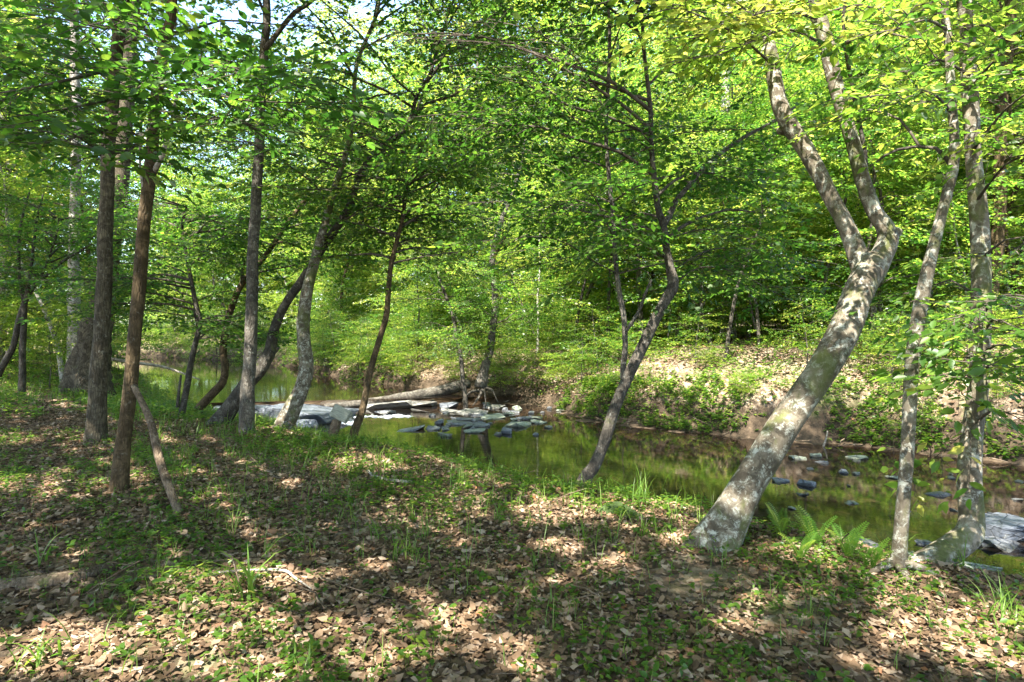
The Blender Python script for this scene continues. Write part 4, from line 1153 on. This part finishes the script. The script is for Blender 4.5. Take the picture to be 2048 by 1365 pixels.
# ------------------------------------------------------------------ rocks
def rock(label, px, py, wpx, hpx, m, z=None, D=None, depth=0.9, rot=0.0, seed=0, tilt=(0, 0), flat=None, group=None, name='rock', cuts=2):
    import bmesh
    r = np.random.default_rng(seed + 4000)
    wz = WZ if z is None else z
    if D is None:
        D = (EYE[2] - wz) / math.tan(math.atan((py - CY) / F) + PITCH)
    c = P(px, py, D)
    c[2] = wz
    w = wpx * D / F; hh = hpx * D / F * 0.72
    bm = bmesh.new()
    for i in range(15):
        v = r.normal(size=3); v /= np.linalg.norm(v)
        v = np.sign(v) * np.abs(v) ** 0.55
        v /= max(abs(v[0]), abs(v[1]), abs(v[2])) ** 0.7
        bm.verts.new(Vector((v[0] * w / 2, v[1] * w / 2 * depth, v[2] * hh)))
    bmesh.ops.convex_hull(bm, input=bm.verts[:])
    loose = [v for v in bm.verts if not v.link_faces]
    bmesh.ops.delete(bm, geom=loose, context='VERTS')
    bmesh.ops.triangulate(bm, faces=bm.faces[:])
    bmesh.ops.bevel(bm, geom=bm.edges[:], offset=min(w, hh) * 0.03, segments=1, affect='EDGES')
    bmesh.ops.triangulate(bm, faces=bm.faces[:])
    for _ in range(cuts):
        bmesh.ops.subdivide_edges(bm, edges=[e for e in bm.edges if e.calc_length() > min(w, 1.0) * 0.08], cuts=1)
    s = seed * 0.7
    for v in bm.verts:
        p = v.co
        k = 9 / max(w, 0.3)
        d = 0.018 * min(w, hh * 2.5) * (math.sin(p.x * k * 1.3 + s) * math.cos(p.y * k + s) + 0.5 * math.sin(p.z * k * 2.1 + p.x * k * 1.7 + s)) + r.normal(0, 0.006) * min(w, 0.6)
        v.co += v.normal * d if v.normal.length > 0 else Vector((0, 0, 0))
    me = bpy.data.meshes.new(name); bm.to_mesh(me); bm.free()
    me.materials.append(m)
    o = obj(name, me, None, (c[0], c[1], c[2]))
    o.rotation_euler = (tilt[0], tilt[1], rot)
    return tag(o, label, 'rock', group)

B, SL, PA, GR = M['rock_blue'], M['rock_slate'], M['rock_pale'], M['rock_green']
# rapids outcrop
ROCKS = [
 ('big blue-grey outcrop sheet behind the pale curved trunk', 610, 838, 170, 34, B, 1.0),
 ('blue-grey hump of the rapids between dark trunk and pale trunk', 540, 828, 110, 26, B, 0.9),
 ('blue-grey rock left of the dark straight trunk in the rapids', 455, 826, 80, 20, B, 0.8),
 ('light blue rock behind the tilted board', 655, 838, 110, 24, B, 0.8),
 ('small cracked blue rock right of the tilted board', 705, 842, 55, 14, B, 0.8),
 ('blue-grey rock of the rapids at the foot of the pale trunk', 590, 855, 90, 18, B, 0.7),
 ('long pale ledge across the stream left of the thin leaning tree', 690, 812, 90, 13, PA, 0.6),
 ('whitish ledge block under the middle of the fallen log', 775, 815, 110, 16, PA, 0.7),
 ('whitish ledge block under the upper fallen log', 840, 812, 70, 13, PA, 0.7),
 ('small grey boulder standing in the white water', 770, 828, 40, 10, SL, 0.8),
 ('long low dark slab in midstream', 830, 861, 78, 7, SL, 0.35),
 ('dark slab end touching the long midstream slab', 864, 859, 36, 8, SL, 0.5),
 ('pale round stone behind the reed tuft', 892, 872, 28, 8, PA, 0.8),
 ('pointed dark rock at the left of the slab pile', 879, 848, 22, 13, SL, 0.8),
 ('pale broad slab on the slab pile', 945, 827, 62, 9, PA, 0.7),
 ('grey block at the back of the slab pile', 895, 815, 44, 12, B, 0.8),
 ('white-topped slab at the back left of the slab pile', 902, 824, 40, 8, PA, 0.7),
 ('long grey slab across the front of the slab pile', 930, 840, 62, 8, SL, 0.5),
 ('dark leaning slab mid slab pile', 960, 834, 34, 10, SL, 0.6),
 ('greenish flat slab right of the slab pile', 985, 836, 50, 7, GR, 0.6),
 ('dark slab low in the slab pile', 920, 848, 54, 7, SL, 0.6),
 ('blackish blue rock at the front of the slab pile', 955, 853, 46, 11, SL, 0.7),
 ('grey wedge beside the blackish blue rock', 932, 855, 30, 9, SL, 0.7),
 ('thin flat slab nearest us in the slab pile', 948, 864, 50, 5, GR, 0.6),
 ('upright dark flake on the gravel', 1009, 824, 14, 12, SL, 0.5),
 ('flat dark slab on the gravel right of the flake', 1024, 826, 30, 7, SL, 0.6),
 ('pale cobble slab on the gravel below the roots', 990, 816, 44, 7, PA, 0.7),
 ('big greenish slab at the gravel edge', 1035, 852, 62, 10, GR, 0.7),
 ('square blue boulder at the water edge beside the greenish slab', 1014, 866, 30, 13, B, 0.8),
 ('dark stone behind the greenish slab', 1048, 838, 34, 8, SL, 0.7),
 ('flat green-grey stone right of the greenish slab', 1078, 846, 34, 6, GR, 0.7),
 ('low grey stone on the right of the gravel', 1065, 838, 40, 6, GR, 0.7),
 ('flat pale rock in the creek behind the big leaning trunk', 1595, 918, 34, 6, GR, 0.7),
 ('pale slab with a tail in midstream near the far bank', 1632, 914, 22, 9, GR, 0.6),
 ('grey flat stone in the creek under the far bank', 1715, 918, 42, 7, GR, 0.6),
 ('small angular grey stone in the middle of the creek', 1690, 946, 25, 9, B, 0.8),
 ('dark flat rock against the big leaning trunk', 1562, 964, 34, 9, SL, 0.7),
 ('blue-grey rock in the creek right of the big trunk', 1615, 972, 38, 13, B, 0.8),
 ('pale blue flat stone left of the thin trunk', 1795, 972, 26, 7, B, 0.8),
 ('greenish flat stone above the pale blue one', 1788, 956, 30, 5, GR, 0.7),
 ('flat pale stone between the two right trunks', 1876, 990, 46, 6, B, 0.7),
 ('pale half-sunk boulder among the ferns', 1725, 1092, 64, 14, PA, 0.7),
 ('small dark stone in the water right of the ferns', 1845, 1088, 34, 8, SL, 0.7),
 ('pale flat stone touching the lying foot of the elbowed trunk', 1822, 1110, 28, 8, GR, 0.7),
 ('big cracked blue-grey outcrop at the right edge', 2010, 1066, 120, 44, B, 0.9),
 ('dark layered rock in front of the right-edge outcrop', 2010, 1092, 90, 18, SL, 0.8),
 ('dark low rock right of the elbow', 1965, 1088, 50, 12, SL, 0.8),
 ('greenish pale boulder under the elbowed trunk', 1955, 1142, 74, 26, GR, 0.9),
]
for i, (lb, px, py, w, h, m, dp) in enumerate(ROCKS):
    rock(lb, px, py, w, h, m, depth=dp, rot=rb.uniform(-0.5, 0.5), seed=i, tilt=(rb.uniform(-0.12, 0.12), rb.uniform(-0.12, 0.12)),
         group='slabs of the stone pile in the creek' if 'slab pile' in lb else None, cuts=3 if w * 1 > 100 else 2)
rs = np.random.default_rng(55)
for i in range(34):
    px = rs.uniform(860, 1130); py = rs.uniform(812, 872) if i % 3 else rs.uniform(800, 830)
    rock('small loose stone of the riffle between the slab pile and the far bank', px, py, rs.uniform(9, 24), rs.uniform(4, 8), [SL, GR, PA, SL][i % 4], depth=0.8, rot=rs.uniform(0, 3), seed=300 + i, tilt=(rs.uniform(-.3, .3), rs.uniform(-.3, .3)), group='small loose stones of the riffle', name='stone', cuts=1)
for i in range(22):
    px = rs.uniform(1580, 2040); py = rs.uniform(915, 1060)
    rock('small half-sunk stone in the shallow creek behind the right-hand trunks', px, py, rs.uniform(9, 26), rs.uniform(3, 6), [SL, GR, B][i % 3], depth=0.8, rot=rs.uniform(0, 3), seed=360 + i, tilt=(rs.uniform(-.2, .2), rs.uniform(-.2, .2)), group='small stones in the shallow creek', name='stone', cuts=1)
# white water below the ledge
def foam(label, px, py, w, h, z):
    D = (EYE[2] - z) / math.tan(math.atan((py - CY) / F) + PITCH)
    c = P(px, py, D)
    V, Q = [], []
    n = 40
    r = np.random.default_rng(px)
    for k in range(n):
        x = r.uniform(-0.5, 0.5) * w * D / F; y = r.normal(0, 0.12); l = r.uniform(0.05, 0.16); s = r.uniform(0.008, 0.02)
        o = len(V)
        for a in range(6):
            V.append((x + l * math.cos(a * 1.047), y + s * 2 * math.sin(a * 1.047), 0.006))
        V.append((x, y, 0.012 + s))
        Q += [(o + a, o + (a + 1) % 6, o + 6) for a in range(6)]
    tag(obj('white_water', mesh_from('white_water', np.array(V), np.array(Q), [M['foam']], smooth=True), None, (c[0], c[1], z)), label, 'water', None, 'stuff')
foam('white water spilling right of the thin leaning tree', 765, 834, 110, 6, WZ)
foam('white water falling beside the tilted board', 700, 846, 40, 10, WZ)

# moss cushion
V, q, t3 = tube([G(1195, 1030) - [0, 0, .02], G(1235, 1028) + [0, 0, 0.02], G(1290, 1040) - [0, 0, .02]], [0.05, 0.085, 0.04], sides=14, step=0.03, lump=0.1, rough=0.03)
c0 = V.mean(0)
tag(obj('moss_cushion', mesh_from('moss_cushion', V - c0, [q] + t3, [M['moss']], smooth=True), None, c0), 'dark green moss hump at the grassy crest left of the big trunk', 'moss')

# ------------------------------------------------------------------ leaf litter, ground plants, grass
def litter(name, pts, size, seed, label):
    r = np.random.default_rng(seed)
    n = len(pts)
    L6 = np.array([(0, -0.5, 0), (0.30, -0.2, 0.10), (0.27, 0.15, 0.12), (0, 0.5, 0.0), (-0.27, 0.15, 0.12), (-0.30, -0.2, 0.10)])
    a = r.uniform(0, 6.283, n)
    d = np.stack([np.cos(a), np.sin(a), r.normal(0, 0.2, n)], -1)
    nr = np.stack([r.normal(0, 0.24, n), r.normal(0, 0.24, n), np.ones(n)], -1)
    fr = frames(d, nr)
    s = size * (0.35 + 1.15 * r.random(n) ** 1.6)
    curl = r.uniform(-0.6, 1.1, n)
    wv = r.uniform(0.6, 1.25, n)
    lv = np.repeat(L6[None], n, 0); lv[:, :, 2] *= curl[:, None]; lv[:, :, 0] *= wv[:, None]
    lv[:, :, :2] *= r.uniform(0.62, 1.3, (n, 6, 1)); lv[:, :, 2] += r.normal(0, 0.07, (n, 6))
    lv[:, 0, 2] += r.uniform(0, 0.25, n); lv[:, 3, 2] += r.uniform(0, 0.25, n)
    w = np.einsum('nij,nkj->nki', fr, lv) * s[:, None, None] + pts[:, None, :]
    q = (np.arange(n)[:, None, None] * 6 + LF6[None]).reshape(-1, 4)
    rn = np.repeat(np.clip(r.beta(1.6, 1.5, n), 0, 1), 6)
    o = obj(name, mesh_from(name, w.reshape(-1, 3), q, [M['dry_leaf']], rnd=rn))
    return tag(o, label, 'leaves', None, 'stuff')

r = np.random.default_rng(5)
def ground_pts(n, x0, x1, y0, y1, cond, lift, power=1.0):
    x = r.uniform(x0, x1, n); y = y0 + (y1 - y0) * r.random(n) ** power
    k = cond(x, y)
    x, y = x[k], y[k]
    return np.stack([x, y, height(x, y) + lift * r.random(len(x)) + 0.004], -1)
vis = lambda x, y: np.abs(x) < 0.9 * y + 0.8
nearland = lambda x, y: vis(x, y) & (-sdist(x, y, NEAR) > 0.3)
p1 = ground_pts(560000, -12, 6, 1.6, 13, lambda x, y: nearland(x, y) & (wob(x, y, 1.6, 3.0) + r.normal(0, 0.4, x.shape) > -0.42), 0.025, 1.25)
litter('leaf_litter', p1, 0.050, 1, 'dry brown and tan leaves carpeting the clearing')
p2 = ground_pts(150000, -14, 17, 9, 34, lambda x, y: vis(x, y) & (sdist(x, y, FAR) > 0.45) & (sdist(x, y, FAR) < 12) & (wob(x, y, 1.1, 2.0) + r.normal(0, 0.3, x.shape) > -0.5), 0.06)
litter('leaf_litter', p2, 0.085, 2, 'pale dry leaves covering the far bank')
p3 = ground_pts(22000, -26, -5, 11, 34, lambda x, y: vis(x, y) & (-sdist(x, y, NEAR) > 1.0), 0.04)
litter('leaf_litter', p3, 0.11, 3, 'dry leaves on the shaded slope at the left')

def plants(name, pts, seed, label, h=(0.04, 0.12), leaf=(0.025, 0.055), nl=(3, 7)):
    """Seedlings: a stem and a few leaves each, all in one ground cover."""
    r = np.random.default_rng(seed)
    n = len(pts)
    cnt = r.integers(nl[0], nl[1], n)
    idx = np.repeat(np.arange(n), cnt)
    H_ = r.uniform(*h, n)
    a = r.uniform(0, 6.283, len(idx))
    base = pts[idx] + np.stack([r.normal(0, 0.012, len(idx)), r.normal(0, 0.012, len(idx)), H_[idx] * r.uniform(0.45, 1.0, len(idx))], -1)
    d = np.stack([np.cos(a), np.sin(a), r.normal(0.05, 0.3, len(idx))], -1)
    fr = frames(d, np.stack([r.normal(0, 0.3, len(idx)), r.normal(0, 0.3, len(idx)), np.ones(len(idx))], -1))
    s = r.uniform(*leaf, n)[idx] * r.uniform(0.7, 1.2, len(idx))
    lv = LEAF6 * np.array([1.1, 1, 1])
    w = np.einsum('nij,kj->nki', fr, lv) * s[:, None, None] + base[:, None, :]
    V = w.reshape(-1, 3)
    q = (np.arange(len(idx))[:, None, None] * 6 + LF6[None]).reshape(-1, 4)
    rn = np.repeat(np.clip(r.beta(2, 2, len(idx)), 0, 1), 6)
    # stems
    sw = 0.0016
    sv = np.stack([pts + [sw, 0, 0], pts + [-sw, 0, 0], pts + np.stack([0 * H_, 0 * H_, H_], -1)], 1)
    o = len(V)
    tq = o + np.arange(n)[:, None] * 3 + np.array([[0, 1, 2]])
    V = np.vstack([V, sv.reshape(-1, 3)]); rn = np.concatenate([rn, np.full(n * 3, 0.4)])
    ob = obj(name, mesh_from(name, V, [q, tq], [M['leaf']], rnd=rn))
    return tag(ob, label, 'plants', None, 'stuff')
green = lambda x, y: wob(x, y, 1.3, 8.0) + 0.5 * wob(x, y, 3.7, 2.0) + r.normal(0, 0.35, x.shape)
g1 = ground_pts(40000, -11, 6, 1.8, 9, lambda x, y: nearland(x, y) & ((green(x, y) > 0.3) | (r.random(x.shape) < 0.11)), 0.01, 1.1)
plants('ground_cover', g1, 11, 'small green seedlings and weeds among the leaves of the clearing', (0.03, 0.11), (0.018, 0.05), (3, 6))
g2 = ground_pts(17000, -12, 5, 5, 16, lambda x, y: nearland(x, y) & (-sdist(x, y, NEAR) < 5.0) & (green(x, y) - 0.28 * (-sdist(x, y, NEAR) - 2.5) > -0.1), 0.02)
plants('ground_cover', g2, 12, 'low green weeds along the top of the near bank', (0.04, 0.15), (0.03, 0.055), (4, 8))
g3 = ground_pts(30000, -28, -5, 10, 30, lambda x, y: vis(x, y) & (-sdist(x, y, NEAR) > 0.8) & (green(x, y) > -0.2), 0.02)
plants('ground_cover', g3, 13, 'low green weeds on the left slope', (0.06, 0.22), (0.05, 0.09), (3, 7))
g4 = ground_pts(34000, -14, 17, 11, 30, lambda x, y: vis(x, y) & (sdist(x, y, FAR) > 0.4) & (sdist(x, y, FAR) < 9) & (green(x, y) > 0.05), 0.02)
g6 = ground_pts(60000, -42, -4, 21, 54, lambda x, y: vis(x, y) & (sdist(x, y, FAR) > 0.15) & (sdist(x, y, FAR) < 9) & (green(x, y) > -0.3), 0.04)
plants('ground_cover', g6, 16, 'green weeds covering the bank of the upstream pool', (0.1, 0.45), (0.08, 0.15), (4, 8))
g5 = ground_pts(60000, 1, 17, 8, 19, lambda x, y: vis(x, y) & (sdist(x, y, FAR) > 0.15) & (sdist(x, y, FAR) < 1.6) & (green(x, y) > 0.15), 0.03)
plants('ground_cover', g5, 15, 'weeds and trailing leaves hanging on the undercut far bank', (0.06, 0.3), (0.05, 0.10), (4, 8))
plants('ground_cover', g4, 14, 'green weeds and vines on the far bank', (0.08, 0.35), (0.06, 0.10), (4, 8))

def blades(pts, dirs, lens, widths, bend, seed):
    """Arching grass blades as folded strips; returns V, quads, rnd."""
    r = np.random.default_rng(seed)
    n = len(pts); k = 5
    t = np.linspace(0, 1, k)
    ang = bend[:, None] * t[None] ** 1.3
    st = lens[:, None] / (k - 1)
    hx = np.cumsum(np.concatenate([np.zeros((n, 1)), np.sin(ang[:, 1:]) * st], 1), 1)
    hz = np.cumsum(np.concatenate([np.zeros((n, 1)), np.cos(ang[:, 1:]) * st], 1), 1)
    c = pts[:, None, :] + dirs[:, None, :] * hx[..., None] + np.array([0, 0, 1.0]) * hz[..., None]
    sd = np.stack([-dirs[:, 1], dirs[:, 0], np.zeros(n)], -1)
    wd = widths[:, None] * (1 - t[None] ** 2.2) * np.minimum(1, 0.55 + t[None] * 2) / 2
    V = np.stack([c - sd[:, None] * wd[..., None], c + sd[:, None] * wd[..., None]], 2).reshape(-1, 3)
    i = np.arange(n)[:, None] * 2 * k + np.arange(k - 1)[None] * 2
    q = np.stack([i, i + 1, i + 3, i + 2], -1).reshape(-1, 4)
    return V, q, np.repeat(np.clip(r.beta(2, 2.5, n), 0, 1), 2 * k)
def grass(name, pts, seed, label, L=(0.12, 0.35), W=(0.004, 0.008), kind='stuff', per=5, spread=0.03, cat='grass', bend=(0.5, 1.8)):
    r = np.random.default_rng(seed)
    p = np.repeat(pts, per, 0)
    p = p + np.stack([r.normal(0, spread, len(p)), r.normal(0, spread, len(p)), np.full(len(p), -0.01)], -1)
    a = r.uniform(0, 6.283, len(p))
    V, q, rn = blades(p, np.stack([np.cos(a), np.sin(a), 0 * a], -1), r.uniform(*L, len(p)), r.uniform(*W, len(p)), r.uniform(*bend, len(p)), seed)
    base = np.zeros(3) if kind == 'stuff' else pts.mean(0)
    o = obj(name, mesh_from(name, V - base, q, [M['grass_blade']], rnd=rn, smooth=True), None, base)
    return tag(o, label, cat, None, kind if kind == 'stuff' else None)
gp = ground_pts(5600, -12, 5.5, 4, 17, lambda x, y: nearland(x, y) & (-sdist(x, y, NEAR) < 4.6) & (wob(x, y, 1.9, 1.0) + r.normal(0, .3, x.shape) > -0.1), 0.0)
grass('grass', gp, 21, 'green grass along the crest of the near bank', (0.12, 0.36), (0.004, 0.009), bend=(0.4, 1.7))
gp = ground_pts(6000, -9, 6, 2.0, 8, lambda x, y: nearland(x, y) & (wob(x, y, 1.5, 6.0) + r.normal(0, .5, x.shape) > 0.3), 0.0)
grass('grass', gp, 22, 'thin grass sprigs scattered over the clearing', (0.06, 0.22), (0.003, 0.006), per=3)
gp = ground_pts(5000, -28, -5, 12, 30, lambda x, y: vis(x, y) & (-sdist(x, y, NEAR) > 0.6) & (wob(x, y, .8, 4.0) + r.normal(0, .3, x.shape) > -0.1), 0.0)
grass('grass', gp, 23, 'grass on the left bank beyond the straight trunks', (0.15, 0.45), (0.008, 0.016))

def tuft(label, px, py, n, L, W, seed, spread=0.04, bend=(0.6, 2.2), name='grass_tuft'):
    g_ = G(px, py)
    grass(name, np.array([g_]), seed, label, L, W, kind='thing', per=n, spread=spread, cat='grass clump', bend=bend)
tuft('tall arching grass clump in front of the bleached stick', 490, 1200, 13, (0.34, 0.56), (0.012, 0.02), 31, 0.05, (0.5, 2.0))
tuft('three-bladed grass clump in the left shade', 86, 1135, 6, (0.22, 0.34), (0.010, 0.015), 32, 0.015, (0.4, 1.6))
tuft('broad-bladed clump in the bottom left corner', 85, 1330, 16, (0.18, 0.34), (0.010, 0.018), 33, 0.06, (0.9, 2.0))
tuft('grass clump at the bottom edge, left of centre', 610, 1350, 9, (0.14, 0.26), (0.007, 0.012), 34, 0.04)
tuft('spiky reed tuft at the crest before the midstream slab', 885, 905, 26, (0.30, 0.62), (0.008, 0.016), 35, 0.08, (0.3, 1.2), 'reed_tuft')
tuft('tall pale grass on the crest left of the big leaning trunk', 1285, 1005, 30, (0.20, 0.46), (0.006, 0.012), 36, 0.12, (0.5, 1.6))
tuft('wispy grass at the crest between slender and big trunks', 1370, 1010, 34, (0.16, 0.38), (0.005, 0.010), 37, 0.14, (0.5, 1.7))
tuft('bright grass spray at the right edge bottom', 2005, 1250, 34, (0.18, 0.38), (0.005, 0.009), 38, 0.07, (0.6, 1.8))
tuft('small grass clump by the foot of the leaning dead branch', 400, 1000, 12, (0.10, 0.22), (0.005, 0.008), 39, 0.04)
tuft('thin grass clump bottom centre right', 1085, 1140, 14, (0.12, 0.25), (0.005, 0.009), 40, 0.05)

def brushwood(name, n, x0, x1, y0, y1, cond, L, seed, label, rad=0.026):
    r_ = np.random.default_rng(seed)
    p = ground_pts(n, x0, x1, y0, y1, cond, 0.12)
    V, Q, o = [], [], 0
    for q0 in p:
        a = r_.uniform(0, 6.283); l = r_.uniform(*L)
        d = np.array([math.cos(a), math.sin(a) * 0.6, r_.normal(-0.05, 0.35)]) * l
        v, q, t = tube([q0 - d * .5, q0 + r_.normal(0, .05 * l, 3), q0 + d * .5], np.array([1, .8, .3]) * r_.uniform(0.25, 0.6) * rad, sides=5, step=0.15, cap=False)
        V.append(v); Q.append(q + o); o += len(v)
    ob = obj(name, mesh_from(name, np.vstack(V), np.vstack(Q), [M['dead_wood']], smooth=True))
    tag(ob, label, 'twigs', None, 'stuff')
brushwood('brushwood', 900, 0, 17, 8, 20, lambda x, y: vis(x, y) & (sdist(x, y, FAR) > -0.35) & (sdist(x, y, FAR) < 0.9), (0.25, 1.1), 61, 'tangle of dead twigs and roots along the foot of the far bank')
brushwood('brushwood', 500, -16, 1, 17, 36, lambda x, y: vis(x, y) & (sdist(x, y, FAR) > -0.2) & (sdist(x, y, FAR) < 2.0), (0.4, 1.8), 62, 'tangle of dead twigs and roots on the upstream bank')
brushwood('brushwood', 260, -9, 5, 2, 11, lambda x, y: nearland(x, y), (0.12, 0.5), 63, 'small fallen twigs among the leaves of the clearing', 0.009)

def fern(label, px, py, n, L, seed):
    g_ = G(px, py)
    r = np.random.default_rng(seed)
    rt = root('fern', g_, label, 'fern', 'ferns beside the big leaning trunk')
    for f in range(n):
        a = r.uniform(0, 6.283); l = L * r.uniform(0.7, 1.15)
        k = 20
        t = np.linspace(0, 1, k)
        be = r.uniform(0.5, 1.1)
        ang = 0.15 + be * t ** 1.4
        d = np.array([math.cos(a), math.sin(a), 0])
        c = np.cumsum(np.stack([np.sin(ang) * d[0], np.sin(ang) * d[1], np.cos(ang)], -1) * l / k, 0)
        sd = np.array([-d[1], d[0], 0])
        V, Q = [], []
        for i in range(4, k):
            pl = l * 0.17 * math.sin(math.pi * min(1, (1 - t[i]) * 0.85 + 0.12)) + 0.01
            tdir = c[i] - c[i - 1]; tdir /= np.linalg.norm(tdir)
            for s in (-1, 1):
                dd = sd * s + tdir * 0.35 - np.array([0, 0, 0.15]); dd /= np.linalg.norm(dd)
                o = len(V)
                w = l / k * 0.42
                V += [c[i], c[i] + dd * pl * 0.45 + tdir * w, c[i] + dd * pl, c[i] + dd * pl * 0.45 - tdir * w]
                Q.append((o, o + 1, o + 2, o + 3))
        o = len(V)
        for i in range(k):
            V += [c[i] + sd * 0.0016, c[i] - sd * 0.0016]
        Q += [(o + 2 * i, o + 2 * i + 1, o + 2 * i + 3, o + 2 * i + 2) for i in range(k - 1)]
        V = np.array(V)
        obj('frond', mesh_from('frond', V, np.array(Q), [M['leaf_yellow'] if f % 3 == 0 else M['leaf']], rnd=np.full(len(V), r.uniform(0.2, 0.8))), rt)
fern('bushy fern right beside the foot of the big leaning trunk', 1560, 1075, 6, 0.25, 1)
fern('tall upright fern in the middle of the fern bank', 1630, 1105, 7, 0.30, 2)
fern('fern drooping towards the pale half-sunk boulder', 1695, 1125, 6, 0.27, 3)
fern('yellowish small fern nearest the thin right trunk', 1740, 1150, 6, 0.24, 4)
fern('small fern low in front of the fern bank', 1600, 1130, 5, 0.22, 5)
